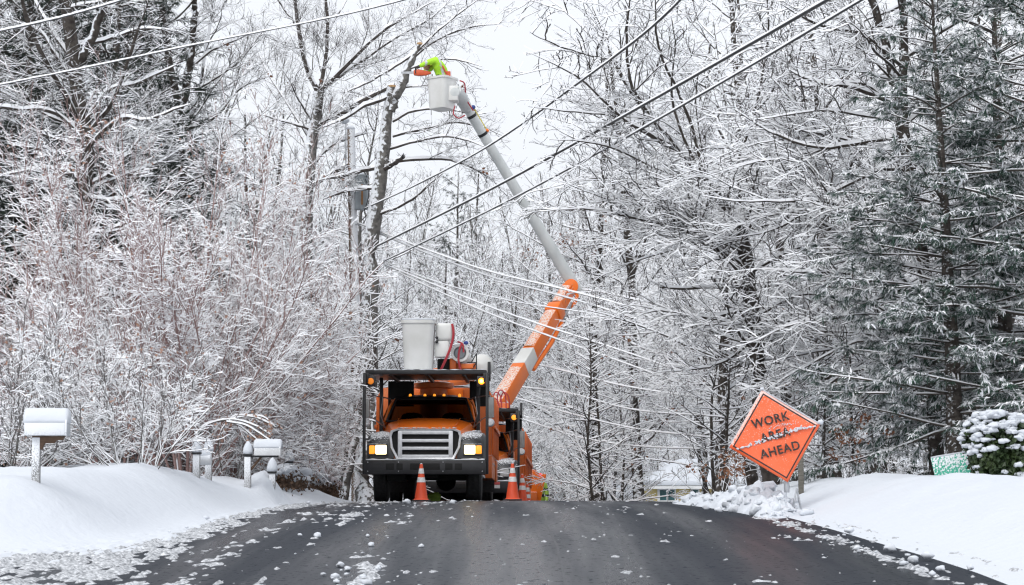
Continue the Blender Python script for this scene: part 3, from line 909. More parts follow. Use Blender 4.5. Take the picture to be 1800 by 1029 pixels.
def pine(seed, H, r0, nwh, lmax, needle, snowy, tdens=9.0, z0=0.12):
    rng = np.random.default_rng(seed)
    gt, gb, gn = Geo(), Geo(), Geo()
    k = 18
    L = grow(rng, np.zeros((1, 3)), np.array([[0, 0, 1.0]]), np.array([H]), k, 0.012, 0.05)[0]
    R = r0 * np.linspace(1, 0.06, k + 1)
    tubes(gt, rng, L[None], R[None], 0, 0, 10)
    n = nwh * 4
    t = z0 + (0.98 - z0) * (np.repeat(np.arange(nwh), 4) + rng.uniform(-.3, .3, n)) / nwh
    t = np.clip(t, z0, .985); f = t * k; i = np.minimum(f.astype(int), k - 1); fr = (f - i)[:, None]
    P = L[i] * (1 - fr) + L[i + 1] * fr
    a = rng.uniform(0, 2 * np.pi, n)
    e = np.radians(-4 + 30 * t + 8 * rng.normal(0, 1, n))
    D = np.stack([np.cos(a) * np.cos(e), np.sin(a) * np.cos(e), np.sin(e)], -1)
    LL = (lmax * (1.04 - t) ** 0.8 * rng.uniform(.7, 1.15, n)) + 0.25
    LP = grow(rng, P, D, LL, 9, 0.05, 0.012, 0.04)
    LR = (0.010 * LL + 0.008)[:, None] * np.linspace(1, 0.3, 10)
    tubes(gb, rng, LP, LR, 0.02 if snowy else 0.01, 0.6, 5)
    P, D, LL, RR = spawn(rng, LP, LR, 3.4, .18, 1, 52, 10, .42, 1.3, .75, .6, .006)
    p2 = grow(rng, P, D, LL, 4, 0.08, 0.03, 0.08)
    tubes(gb, rng, p2, RR[:, None] * np.linspace(1, .4, 5), 0.012, .5, 4)
    # needle sprays
    both = [(LP[:, 5:], 0.6), (p2, 1.0)]
    for pp, w in both:
        N, K, _ = pp.shape
        ln = np.linalg.norm(pp[:, 1:] - pp[:, :-1], axis=-1).sum(1)
        cnt = np.maximum(2, (ln * tdens * w + rng.random(N)).astype(int))
        pi = np.repeat(np.arange(N), cnt); m_ = len(pi)
        tt = 0.15 + 0.85 * rng.random(m_) ** 0.7; tt[np.concatenate([[0], np.cumsum(cnt)[:-1]])] = 1.0
        ff = tt * (K - 1); ii = np.minimum(ff.astype(int), K - 2); fr = (ff - ii)[:, None]
        C = pp[pi, ii] * (1 - fr) + pp[pi, ii + 1] * fr
        T = unit(pp[pi, ii + 1] - pp[pi, ii])
        T = unit(T + rng.normal(0, .35, (m_, 3)) * np.array([1, 1, .5]))
        LS = 1.0 if not snowy else 1.35
        for (nr, wmat, zoff, cone) in ((10, 0, -0.012, 0.75), (10 if snowy else 1, 1, 0.018, 0.55)):
            keep = np.ones(m_, bool) if wmat == 0 else rng.random(m_) < (0.80 if snowy else 0.3)
            Cc, Tc = C[keep], T[keep]; mk = len(Cc)
            cc = np.repeat(Cc, nr, 0); td = np.repeat(Tc, nr, 0)
            dd = unit(td + rng.normal(0, cone, (mk * nr, 3)) * np.array([1, 1, .45]) - UPZ * 0.12)
            l_ = rng.uniform(.10, .19, mk * nr)[:, None] * LS * (1.0 if wmat == 0 else 0.82)
            wv = unit(np.cross(dd, UPZ) + rng.normal(0, .25, dd.shape)) * (0.0085 if wmat == 0 else 0.018)
            p0 = cc + UPZ * zoff; p1 = p0 + dd * l_ * .55; p2_ = p1 + unit(dd - UPZ * .55) * l_ * .5
            V = np.stack([p0 - wv * .6, p0 + wv * .6, p1 + wv, p1 - wv, p2_ + wv * .25, p2_ - wv * .25], 1)
            ba = (np.arange(mk * nr) * 6)[:, None]
            Q = np.stack([ba + np.array([0, 1, 2, 3]), ba + np.array([3, 2, 4, 5])], 1).reshape(-1, 4)
            gn.add(V, Q, np.full(len(Q), wmat))
    return gt.mesh('trunk', [M['bark'], M['twig_snow']], True), gb.mesh('branches', [M['bark'], M['twig_snow']]), gn.mesh('needles', [M[needle], M['twig_snow']])


def place(kind, meshes, name, px, d, scale, rotz, label, cat, group=None, tilt=(0, 0), x=None, parts=('trunk', 'crown')):
    xx = (px - 900) / F * d if x is None else x
    o = empty(name, (xx, d, gz(xx, d) - 0.05), label, cat, group, (tilt[0], tilt[1], rotz))
    o.scale = (scale,) * 3 if not hasattr(scale, '__len__') else scale
    for nm, me in zip(parts, meshes[:2]): obj(nm, me, o)
    rest = meshes[2] if len(meshes) > 2 else []
    if isinstance(rest, list):
        for nm, me in rest: obj(nm, me, o)
    else:
        obj('needles', rest, o)
    return o


# ---------------------------------------------------------------- hero trees
hero_tree('pruned_tree', 'tall roadside tree with freshly cut top beside the raised white bucket', (640, 960), 62,
          [[(640, 960, 40), (648, 640, 34), (655, 420, 30), (672, 290, 28), (683, 205, 25), (688, 152, 15)],
           [(686, 195, 18), (706, 148, 18), (722, 110, 15), (737, 77, 9)]],
          [[(690, 240, 8), (740, 226, 7), (800, 212, 5), (850, 222, 4), (888, 240, 2)],
           [(680, 285, 9), (735, 281, 8), (800, 285, 6), (850, 308, 4), (880, 338, 2)],
           [(690, 214, 7), (730, 196, 6), (785, 192, 4), (845, 200, 2)],
           [(686, 262, 7), (730, 250, 6), (790, 240, 4), (860, 262, 2)],
           [(703, 155, 5), (760, 152, 4), (830, 165, 2)],
           [(725, 104, 6), (765, 74, 5), (820, 52, 3), (884, 44, 2)],
           [(725, 100, 6), (756, 66, 5), (800, 28, 3), (850, -10, 2)],
           [(716, 122, 5), (780, 105, 4), (850, 120, 2)],
           [(675, 292, 11), (640, 300, 10), (600, 310, 8), (556, 318, 4)],
           [(688, 168, 11), (645, 186, 10), (600, 212, 8), (562, 228, 5)],
           [(732, 92, 8), (690, 122, 7), (640, 152, 5), (600, 170, 3)],
           [(672, 300, 12), (692, 288, 11), (711, 279, 8)],
           [(668, 330, 8), (620, 335, 7), (570, 350, 4)],
           [(660, 380, 8), (720, 350, 6), (780, 300, 3)]],
          LV_FINE, 3, 'bark_grey_haze', 0.05, 0.95, cuts=[(689, 151, 16), (738, 76, 11)], leaves=30, depth=1.2)
hero_tree('maple_tree', 'bare forked maple left of the utility pole with thick snow on its low limb', (530, 955), 72,
          [[(530, 955, 34), (535, 600, 28), (541, 330, 24), (551, 235, 22), (560, 162, 20)]],
          [[(560, 165, 14), (537, 112, 12), (521, 40, 10), (511, -60, 7)],
           [(561, 163, 12), (569, 118, 10), (575, 58, 9), (572, -50, 6)],
           [(562, 160, 12), (595, 128, 11), (642, 80, 8), (690, 42, 6), (760, 0, 4)],
           [(566, 158, 10), (620, 118, 8), (690, 70, 6), (760, 30, 4), (800, -10, 3)],
           [(556, 225, 17), (600, 200, 14), (640, 174, 12), (692, 150, 9)],
           [(545, 300, 9), (585, 258, 8), (650, 235, 5)],
           [(548, 250, 8), (510, 190, 6), (470, 130, 4), (440, 60, 3)],
           [(552, 230, 7), (500, 215, 5), (455, 200, 3)],
           [(540, 330, 14), (585, 305, 12), (625, 282, 9)],
           [(520, 45, 5), (480, -10, 4)], [(575, 60, 5), (620, -20, 3)]],
          LV_FINE, 9, 'bark_grey_haze', 0.06, 0.95, leaves=40, auto=[(12, .45, .98, 1.8, 3.2, 180, 180, 25, .04)])
hero_tree('oak_tree', 'dark trunked oak at top left behind the big pinkish shrub', (165, 880), 44,
          [[(170, 880, 40), (160, 600, 36), (152, 350, 32), (147, 235, 31), (131, 120, 28), (118, 40, 24), (108, -60, 20)],
           [(134, 120, 16), (165, 60, 15), (190, -10, 13)]],
          [[(142, 222, 14), (104, 152, 12), (62, 84, 10), (40, 20, 8), (28, -50, 5)],
           [(140, 165, 12), (98, 98, 10), (70, 60, 7), (20, 40, 4)],
           [(150, 245, 10), (90, 196, 9), (30, 194, 6), (-40, 188, 4)],
           [(152, 205, 10), (190, 160, 9), (240, 148, 7), (310, 118, 4)],
           [(155, 235, 10), (196, 182, 9), (228, 92, 7), (262, 0, 4)],
           [(155, 335, 10), (110, 300, 9), (60, 298, 7), (0, 312, 4)],
           [(156, 325, 9), (200, 300, 8), (250, 240, 6), (300, 200, 4)],
           [(152, 260, 9), (205, 215, 8), (260, 215, 6), (330, 190, 3)],
           [(130, 110, 10), (80, 30, 8), (50, -40, 5)],
           [(148, 290, 8), (80, 260, 7), (10, 250, 4)],
           [(160, 350, 9), (220, 345, 7), (270, 320, 4)],
           [(125, 80, 9), (180, 75, 7), (250, 55, 5), (320, 60, 3)]],
          [l_[:14] + (l_[14] * .8, l_[15] * .6) for l_ in LV_FINE], 12, 'bark', 0.045, 0.95, lw=.8, auto=[(16, .45, .95, 2.0, 3.4, 180, 180, 10, .03)])
hero_tree('twin_oak', 'twin stemmed dark tree above the pinkish shrub between the oak and the maple', (322, 900), 58,
          [[(326, 900, 24), (320, 400, 20), (316, 210, 18), (300, 130, 15), (289, 50, 13), (280, -60, 10)],
           [(318, 200, 15), (331, 130, 14), (341, 50, 12), (345, -60, 9)]],
          [[(318, 205, 11), (350, 170, 9), (365, 80, 7), (380, -20, 5)],
           [(300, 130, 7), (260, 90, 6), (220, 20, 4)],
           [(332, 120, 7), (380, 85, 5), (440, 60, 3)],
           [(316, 220, 9), (280, 190, 8), (230, 170, 5)],
           [(322, 230, 9), (380, 205, 8), (420, 160, 5), (470, 140, 3)],
           [(290, 60, 6), (250, 10, 4)], [(342, 50, 6), (390, 10, 4)], [(345, 160, 6), (420, 110, 4), (480, 30, 3)]],
          LV_FINE, 15, 'bark', 0.045, 0.85, auto=[(20, .35, .95, 1.8, 3.4, 180, 180, 25, .05)], leaves=60)
hero_tree('leaning_tree', 'snow laden dark tree behind the orange sign leaning over the road', (1358, 880), 41,
          [[(1358, 880, 33), (1335, 690, 30), (1325, 560, 29), (1312, 470, 26), (1303, 395, 22)]],
          [[(1303, 400, 16), (1240, 330, 13), (1188, 258, 11), (1130, 190, 9), (1085, 110, 7), (1045, 10, 5)],
           [(1302, 395, 14), (1290, 300, 12), (1272, 190, 9), (1255, 60, 6), (1245, -50, 4)],
           [(1200, 272, 9), (1130, 230, 8), (1050, 180, 5), (980, 165, 3)],
           [(1150, 212, 8), (1110, 150, 7), (1100, 60, 5), (1110, -20, 3)],
           [(1312, 466, 12), (1252, 436, 11), (1190, 404, 9), (1110, 384, 7), (1040, 372, 5), (975, 372, 3)],
           [(1318, 505, 10), (1250, 507, 9), (1200, 512, 8), (1158, 512, 7)],
           [(1305, 420, 10), (1350, 340, 9), (1420, 260, 7), (1480, 200, 4)],
           [(1316, 480, 10), (1400, 440, 8), (1490, 425, 6), (1560, 440, 3)],
           [(1308, 430, 9), (1230, 390, 8), (1140, 330, 6), (1050, 310, 4), (960, 330, 2)],
           [(1320, 540, 8), (1240, 560, 7), (1160, 545, 4), (1105, 560, 2)],
           [(1322, 560, 7), (1400, 520, 6), (1480, 525, 4)],
           [(1300, 390, 9), (1220, 280, 8), (1180, 170, 6), (1190, 60, 4)],
           [(1188, 258, 8), (1100, 215, 6), (1020, 140, 4), (940, 100, 2)],
           [(1130, 190, 7), (1060, 90, 5), (1000, 30, 3), (950, -10, 2)],
           [(1240, 330, 8), (1150, 300, 6), (1060, 260, 4), (960, 250, 2)],
           [(1240, 330, 8), (1210, 200, 7), (1160, 90, 5), (1150, -20, 3)],
           [(1085, 110, 5), (1010, 90, 3), (930, 60, 2)],
           [(1150, 212, 6), (1050, 200, 4), (930, 190, 2)],
           [(1290, 300, 8), (1330, 180, 6), (1350, 60, 4), (1340, -30, 3)],
           [(1300, 395, 9), (1380, 330, 7), (1400, 200, 5), (1390, 60, 3)],
           [(1326, 600, 6), (1260, 640, 5), (1180, 650, 3)]],
          LV_HERO, 21, 'bark', 0.036, 0.97, auto=[(24, .5, 1, 1.4, 2.9, 180, 110, 8, .02)])
hero_tree('spreading_tree', 'tall snow laden tree with long level limbs left of the white pines', (1648, 880), 39,
          [[(1648, 880, 30), (1640, 690, 26), (1626, 480, 23), (1601, 335, 23), (1586, 195, 25), (1590, 90, 17), (1580, -60, 14)],
           [(1586, 200, 20), (1562, 100, 17), (1535, 0, 14), (1520, -60, 12)]],
          [[(1584, 195, 13), (1520, 150, 12), (1470, 148, 9), (1400, 150, 6), (1320, 120, 3)],
           [(1580, 186, 14), (1500, 158, 12), (1440, 152, 9), (1385, 130, 6)],
           [(1592, 240, 12), (1530, 250, 10), (1450, 262, 8), (1370, 240, 6), (1290, 195, 3)],
           [(1600, 300, 11), (1540, 300, 9), (1460, 340, 7), (1370, 400, 5), (1290, 420, 3)],
           [(1612, 390, 12), (1550, 350, 10), (1480, 330, 8), (1400, 270, 6), (1330, 170, 3)],
           [(1630, 480, 13), (1570, 462, 11), (1500, 440, 9), (1450, 395, 7), (1380, 370, 4)],
           [(1630, 500, 10), (1560, 520, 9), (1480, 560, 7), (1400, 575, 5), (1320, 610, 3)],
           [(1634, 560, 9), (1570, 600, 8), (1500, 600, 6), (1420, 640, 4), (1340, 690, 2)],
           [(1636, 610, 9), (1560, 640, 8), (1480, 660, 6), (1420, 700, 3)],
           [(1605, 350, 9), (1680, 300, 8), (1760, 290, 5)],
           [(1590, 220, 10), (1660, 160, 8), (1740, 100, 5), (1810, 60, 3)],
           [(1590, 120, 10), (1520, 60, 8), (1450, 50, 6), (1380, 10, 3)],
           [(1560, 90, 8), (1500, 30, 6), (1440, -20, 4)], [(1595, 100, 8), (1680, 40, 6), (1760, 10, 4)],
           [(1622, 430, 8), (1700, 400, 6), (1780, 390, 4)]],
          LV_HERO, 33, 'bark', 0.036, 0.97, auto=[(24, .25, 1, 2.0, 4.2, 185, 80, 6, .015)])

# ---------------------------------------------------------------- repeated kinds
G1 = generic_tree(41, 13.0, .16, 34, 4.4, 8, LV_BACK, snow=.028, t0=.16, lift=.02)
G2 = generic_tree(42, 11.5, .14, 32, 4.0, 14, LV_BACK, snow=.028, t0=.14, lift=.03, zigzag=.05, leaves=40)
G3 = generic_tree(43, 17.0, .15, 34, 4.6, 22, LV_LIGHT, 'bark_grey_haze', snow=.024, cover=.9, t0=.20, lift=.05, zigzag=.06)
LV_Y = [(3.4, .12, 1, 46, 12, .45, 1.3, .5, .6, .007, 5, .13, .03, .04, .020, .95), (6.5, .1, 1, 44, 14, .5, .5, .45, .6, .0042, 3, .15, .03, .03, .015, .92)]
G4 = generic_tree(44, 7.0, .06, 40, 2.6, 10, LV_Y, snow=.026, t0=.10, lift=.02, zigzag=.05, leaves=30)
G5 = generic_tree(45, 15.0, .10, 40, 3.2, 26, LV_Y, 'bark_grey_haze', snow=.020, cover=.85, t0=.15, lift=.05, zigzag=.07)
G6 = generic_tree(46, 16.0, .15, 26, 4.0, 30, LV_Y, 'bark_grey_haze', snow=.014, cover=.5, t0=.3, lift=.06, leaves=2600, lsize=.20)
P1 = pine(51, 13.5, .20, 26, 3.4, 'needle', True, 9.5, .10)
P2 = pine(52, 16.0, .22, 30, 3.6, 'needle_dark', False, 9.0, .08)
S1 = shrub(61, 22, 6.1, 43, .024, LV_SHRUB, .45, 700)
S2 = shrub(62, 22, 3.3, 32, .015, LV_SHRUB, .30, 160)
S3 = shrub(63, 22, 2.2, 60, .011, LV_SHRUB, .40, 100, bark='far_bark')

SP = ('stems', 'twigs')
place('s', S1, 'large_shrub', 328, 38.5, (1.02, 1.02, 1.16), 0.4, 'largest pinkish grey multi stemmed shrub at left centre of the verge', 'shrub', 'snow dusted shrubs on the left verge', parts=SP)
for px, d, sc, rz, lab in ((215, 40, (1.0, 1.0, 1.14), 2.6, 'tall pinkish shrub just right of the dark oak trunk'), (125, 42, (.85, .85, .88), 1.3, 'pinkish shrub directly in front of the dark oak trunk'),
                           (268, 42.5, (1.0, 1.0, 1.24), 3.5, 'tallest pinkish shrub standing behind the others at left centre'), (405, 43, (.9, .9, 1.14), 5.4, 'pinkish shrub above the small white mailbox'), (470, 47, (.8, .8, .9), 4.4, 'pinkish shrub reaching towards the utility pole')):
    place('s', S1, 'large_shrub', px, d, sc, rz, lab, 'shrub', 'snow dusted shrubs on the left verge', parts=SP)
place('s', S2, 'upright_shrub', 492, 43.5, (.88, .88, 1.05), 1.0, 'upright fan shaped shrub behind the small white mailbox', 'shrub', 'snow dusted shrubs on the left verge', parts=SP)
place('s', S2, 'upright_shrub', 535, 50, .85, 3.0, 'upright shrub behind the last hedge posts left of the front truck', 'shrub', 'snow dusted shrubs on the left verge', parts=SP)
place('s', S3, 'low_shrub', 235, 31.5, (1.0, 1.0, .92), 0.2, 'low spreading grey shrub between the large mailbox and the fence posts', 'shrub', 'snow dusted shrubs on the left verge', parts=SP)
place('s', S3, 'low_shrub', 130, 34, (1.0, 1.0, 1.0), 2.2, 'low grey shrub right behind the large mailbox', 'shrub', 'snow dusted shrubs on the left verge', parts=SP)
place('s', S3, 'low_shrub', 15, 32, (.95, .95, 1.1), 3.9, 'grey shrub at the left edge beside the large mailbox', 'shrub', 'snow dusted shrubs on the left verge', parts=SP)
place('s', S3, 'low_shrub', 410, 38.6, (.75, .75, .62), 5.2, 'low snowy shrub behind the two capped fence posts', 'shrub', 'snow dusted shrubs on the left verge', parts=SP)

# small tree whose snowy sprays hang over the road behind the bucket
place('t', G4, 'hornbeam', 655, 53, (1.15, 1.15, .80), 0.3, 'small tree with flat snowy sprays behind the front truck bucket', 'tree', None)

# right verge
RG = 'snow laden trees on the right verge'
for i, (kk, px, d, sc, rz, lab) in enumerate([
        (G1, 1268, 50, 1.0, .5, 'snow laden tree between the raised boom and the leaning tree'),
        (G2, 1125, 66, 1.3, 2.9, 'tall snow laden tree right of the boom elbow'),
        (G1, 1390, 53, 1.0, 5.1, 'snow laden tree just behind the right corner of the orange sign'),
        (G2, 1440, 47, 1.0, 1.9, 'snow laden tree standing right behind the orange diamond sign'),
        (G1, 1530, 54, 1.1, 3.3, 'tall snow laden tree right of the leaning tree'),
        (G2, 1330, 60, 1.25, 4.4, 'snow laden tree further back behind the leaning tree'),
        (G1, 1050, 68, 1.1, 5.6, 'snow laden tree in front of the far house'),
        (G2, 1720, 45, 1.15, .9, 'snow laden tree among the white pines at right'),
        (G1, 1650, 62, 1.3, 2.4, 'large snow laden tree behind the spreading tree'),
        (G2, 1480, 68, 1.4, 3.9, 'large snow laden tree deep in the right wood'),
        (G1, 1240, 76, 1.3, 4.9, 'tall snow laden tree behind the house roof'),
        (G2, 1790, 58, 1.3, 5.5, 'snow laden tree at the far right edge')]):
    place('t', kk, 'snowy_tree', px, d, sc, rz, lab, 'tree', RG)
YG = 'young snowy saplings under the right wood'
for i, (px, d, sc, rz) in enumerate([(1085, 62, .8, 0), (1035, 63, .75, 1), (1062, 58, .8, 2), (1045, 54, .7, 3), (1255, 47, .7, 4), (1270, 45, .72, 5), (1440, 41, .62, .5), (1500, 42, .65, 1.5),
                                     (1560, 43, .7, 2.5), (1045, 75, 1., 3.5), (1060, 74, 1., 4.5), (1070, 72, 1.05, 5.5), (1400, 54, .95, 1.8), (1465, 50, .8, 2.8)]):
    place('t', G4, 'sapling', px, d, sc, rz, 'young snow covered sapling in the undergrowth right of the road', 'tree', YG)

# white pines at right, dark pines at top left, pine in the gap
for px, d, sc, rz, lab in [(1676, 35.5, (.74, .74, .60), 0.3, 'snowy white pine with thick trunk behind the small teal sign'),
                           (1770, 38.5, (.85, .85, .74), 1.7, 'snowy white pine above the round green bush at right'),
                           (1860, 35.5, (.85, .85, .78), 3.1, 'snowy white pine cut by the right edge of the picture')]:
    place('p', P1, 'white_pine', px, d, sc, rz, lab, 'pine tree', 'white pines on the right', parts=('trunk', 'branches'))
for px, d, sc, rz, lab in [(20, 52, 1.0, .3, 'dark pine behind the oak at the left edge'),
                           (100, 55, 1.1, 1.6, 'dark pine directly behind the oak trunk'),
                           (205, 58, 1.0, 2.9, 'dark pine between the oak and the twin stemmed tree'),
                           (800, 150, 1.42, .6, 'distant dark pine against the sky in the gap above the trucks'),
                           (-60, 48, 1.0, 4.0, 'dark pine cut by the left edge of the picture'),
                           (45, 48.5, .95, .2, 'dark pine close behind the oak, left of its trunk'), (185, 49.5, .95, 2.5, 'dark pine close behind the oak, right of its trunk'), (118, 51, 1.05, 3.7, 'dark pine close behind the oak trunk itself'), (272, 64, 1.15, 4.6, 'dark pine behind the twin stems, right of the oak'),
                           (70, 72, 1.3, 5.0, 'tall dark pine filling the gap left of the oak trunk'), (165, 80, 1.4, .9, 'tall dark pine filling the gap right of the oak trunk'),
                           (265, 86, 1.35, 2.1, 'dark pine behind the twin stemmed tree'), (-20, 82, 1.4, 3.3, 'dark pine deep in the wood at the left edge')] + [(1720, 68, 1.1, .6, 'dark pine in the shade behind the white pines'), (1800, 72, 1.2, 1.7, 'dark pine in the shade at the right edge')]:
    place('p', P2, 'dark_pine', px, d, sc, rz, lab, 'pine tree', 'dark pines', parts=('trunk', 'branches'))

# the wood beyond the crest: trees one can tell apart
rng = np.random.default_rng(77)
far = []
for i in range(64):
    d = rng.uniform(78, 190); px = rng.uniform(470, 1330)
    if d < 100 and 720 < px < 960: d += 40
    far.append((px, d))
for i in range(18):
    far.append((rng.uniform(330, 640), rng.uniform(80, 135)))
for i in range(26):
    far.append((rng.uniform(1300, 1900), rng.uniform(70, 130)))
for i in range(44):
    far.append((rng.uniform(620, 1080), rng.uniform(108, 180)))
for i in range(14):
    far.append((rng.uniform(-60, 460), rng.uniform(66, 120)))
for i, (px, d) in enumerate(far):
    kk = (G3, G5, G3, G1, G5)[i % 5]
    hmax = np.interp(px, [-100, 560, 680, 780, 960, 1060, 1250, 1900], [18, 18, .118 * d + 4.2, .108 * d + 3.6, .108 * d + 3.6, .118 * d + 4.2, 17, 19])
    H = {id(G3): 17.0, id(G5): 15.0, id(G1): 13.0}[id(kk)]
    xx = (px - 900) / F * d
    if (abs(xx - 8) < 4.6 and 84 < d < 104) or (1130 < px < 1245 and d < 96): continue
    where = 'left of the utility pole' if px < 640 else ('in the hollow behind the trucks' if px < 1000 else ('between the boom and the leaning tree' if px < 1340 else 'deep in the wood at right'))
    look = {id(G3): 'tall woodland tree, grey bark paled as haze, ', id(G5): 'slender grey woodland tree ', id(G1): 'broad snow laden woodland tree '}[id(kk)]
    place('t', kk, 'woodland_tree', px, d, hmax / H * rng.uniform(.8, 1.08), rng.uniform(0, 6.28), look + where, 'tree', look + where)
rng = np.random.default_rng(79)
for i in range(70):
    d = rng.uniform(56, 120); px = rng.uniform(900, 1560) if i < 46 else rng.uniform(420, 760)
    xx = (px - 900) / F * d
    if (abs(xx - 8) < 5.5 and 76 < d < 104) or (1120 < px < 1250 and d < 96) or (abs(xx) < 5.5 and d < 90): continue
    where = 'left of the trucks' if px < 800 else 'right of the trucks'
    if i % 3: place('t', G4, 'brush_sapling', px, d, rng.uniform(.6, 1.05), rng.uniform(0, 6.28), 'thin snowy sapling in the brush ' + where + ' beyond the crest', 'tree', 'brush saplings ' + where)
    else: place('s', S3, 'brush', px, d, rng.uniform(.9, 1.5), rng.uniform(0, 6.28), 'snowy brush clump on the wood floor ' + where + ' beyond the crest', 'shrub', 'brush clumps ' + where, parts=('stems', 'twigs'))

for px, d, sc, rz in ((985, 150, 1.12, .4), (1040, 138, 1.05, 2.0), (930, 165, 1.1, 3.0)):
    place('t', G6, 'oak_with_leaves', px, d, sc, rz, 'distant oak with rusty brown leaves behind the raised boom', 'tree', 'distant rusty oaks')
# far mass of the wood on the rise
rng = np.random.default_rng(78)
g = Geo()
n = 150
xx = rng.uniform(-75, 75, n); dd = rng.uniform(185, 250, n)
P = np.stack([xx, dd, ground_z(xx, dd)], -1)
L = rng.uniform(9, 15, n)
tp = grow(rng, P, np.tile([0, 0, 1.0], (n, 1)), L, 8, .03, .05)
tr_ = rng.uniform(.08, .16, n)[:, None] * np.linspace(1, .15, 9)
tubes(g, rng, tp, tr_, 0, 0, 4)
run_levels(g, rng, tp, tr_, [(1.6, .2, 1, 40, 12, .3, 3.4, 0, .5, .03, 3, .1, .06, 0, .03, .35), (1.5, .1, 1, 38, 12, .5, 1.6, 0, .5, .02, 1, .12, .05, 0, .02, .35)])
fw = obj('far_wood', g.mesh('far_wood', [M['far_bark'], M['twig_snow']]))
tag(fw, 'grey mass of bare trees on the far rise', kind='stuff')

# ================================================================== trucks
def wheel(parent, x, y, r, w, name='wheel'):
    o = empty_child(name, parent, (x, y, r))
    bm = B()
    lathe(bm, [(r * .58, -w / 2 + .01), (r * .80, -w / 2), (r * .95, -w * .46), (r, -w * .36), (r * .985, -w * .1), (r, -w * .06), (r, w * .06), (r * .985, w * .1), (r, w * .36), (r * .95, w * .46), (r * .80, w / 2), (r * .58, w / 2 - .01)], 36, 'x')
    part('tyre', bm, 'rubber', o, smooth=True)
    bm = B()
    lathe(bm, [(r * .6, -w * .42), (r * .55, -w * .25), (r * .3, -w * .2), (r * .28, w * .2), (r * .55, w * .25), (r * .6, w * .42)], 24, 'x')
    part('rim', bm, 'steel', o, smooth=True)
    return o


def empty_child(name, parent, loc):
    o = bpy.data.objects.new(name, None)
    o.empty_display_size = 0.1
    link(o, parent); o.location = loc
    return o


def mirror(s, parent):
    o = empty_child('mirror', parent, (s * 1.20, 0.95, 1.60))
    bm = B(); bx(bm, -.075, .075, -.05, .06, .02, .42)
    part('housing', bm, 'mirror_back', o, .025)
    bm = B(); lathe(bm, [(.002, -.05), (.06, -.045), (.082, -.02), (.085, .03), (.04, .07), (.002, .075)], 18, 'y', (0, 0, -.07))
    part('convex_mirror', bm, 'chrome', o, smooth=True)
    bm = B()
    tub(bm, [(0, 0, .45), (-s * .15, .25, .46), (-s * .42, .75, .43)], .013, 6)
    tub(bm, [(0, 0, .08), (-s * .16, .15, .0), (-s * .36, .55, -.16)], .013, 6)
    tub(bm, [(-s * .30, .45, .45), (-s * .26, .3, .1), (-s * .34, .5, -.15)], .011, 6)
    tub(bm, [(0, 0, .45), (0, 0, -.14)], .014, 6)
    part('bracket', bm, 'steel', o, smooth=True)
    return o


def round_poly(pts, n=3, f=0.25):
    """cut the corners of a polygon"""
    for _ in range(n - 1):
        out = []
        k = len(pts)
        for i in range(k):
            a = np.array(pts[i]); b = np.array(pts[(i + 1) % k])
            out += [tuple(a * (1 - f) + b * f), tuple(a * f + b * (1 - f))]
        pts = out
    return pts


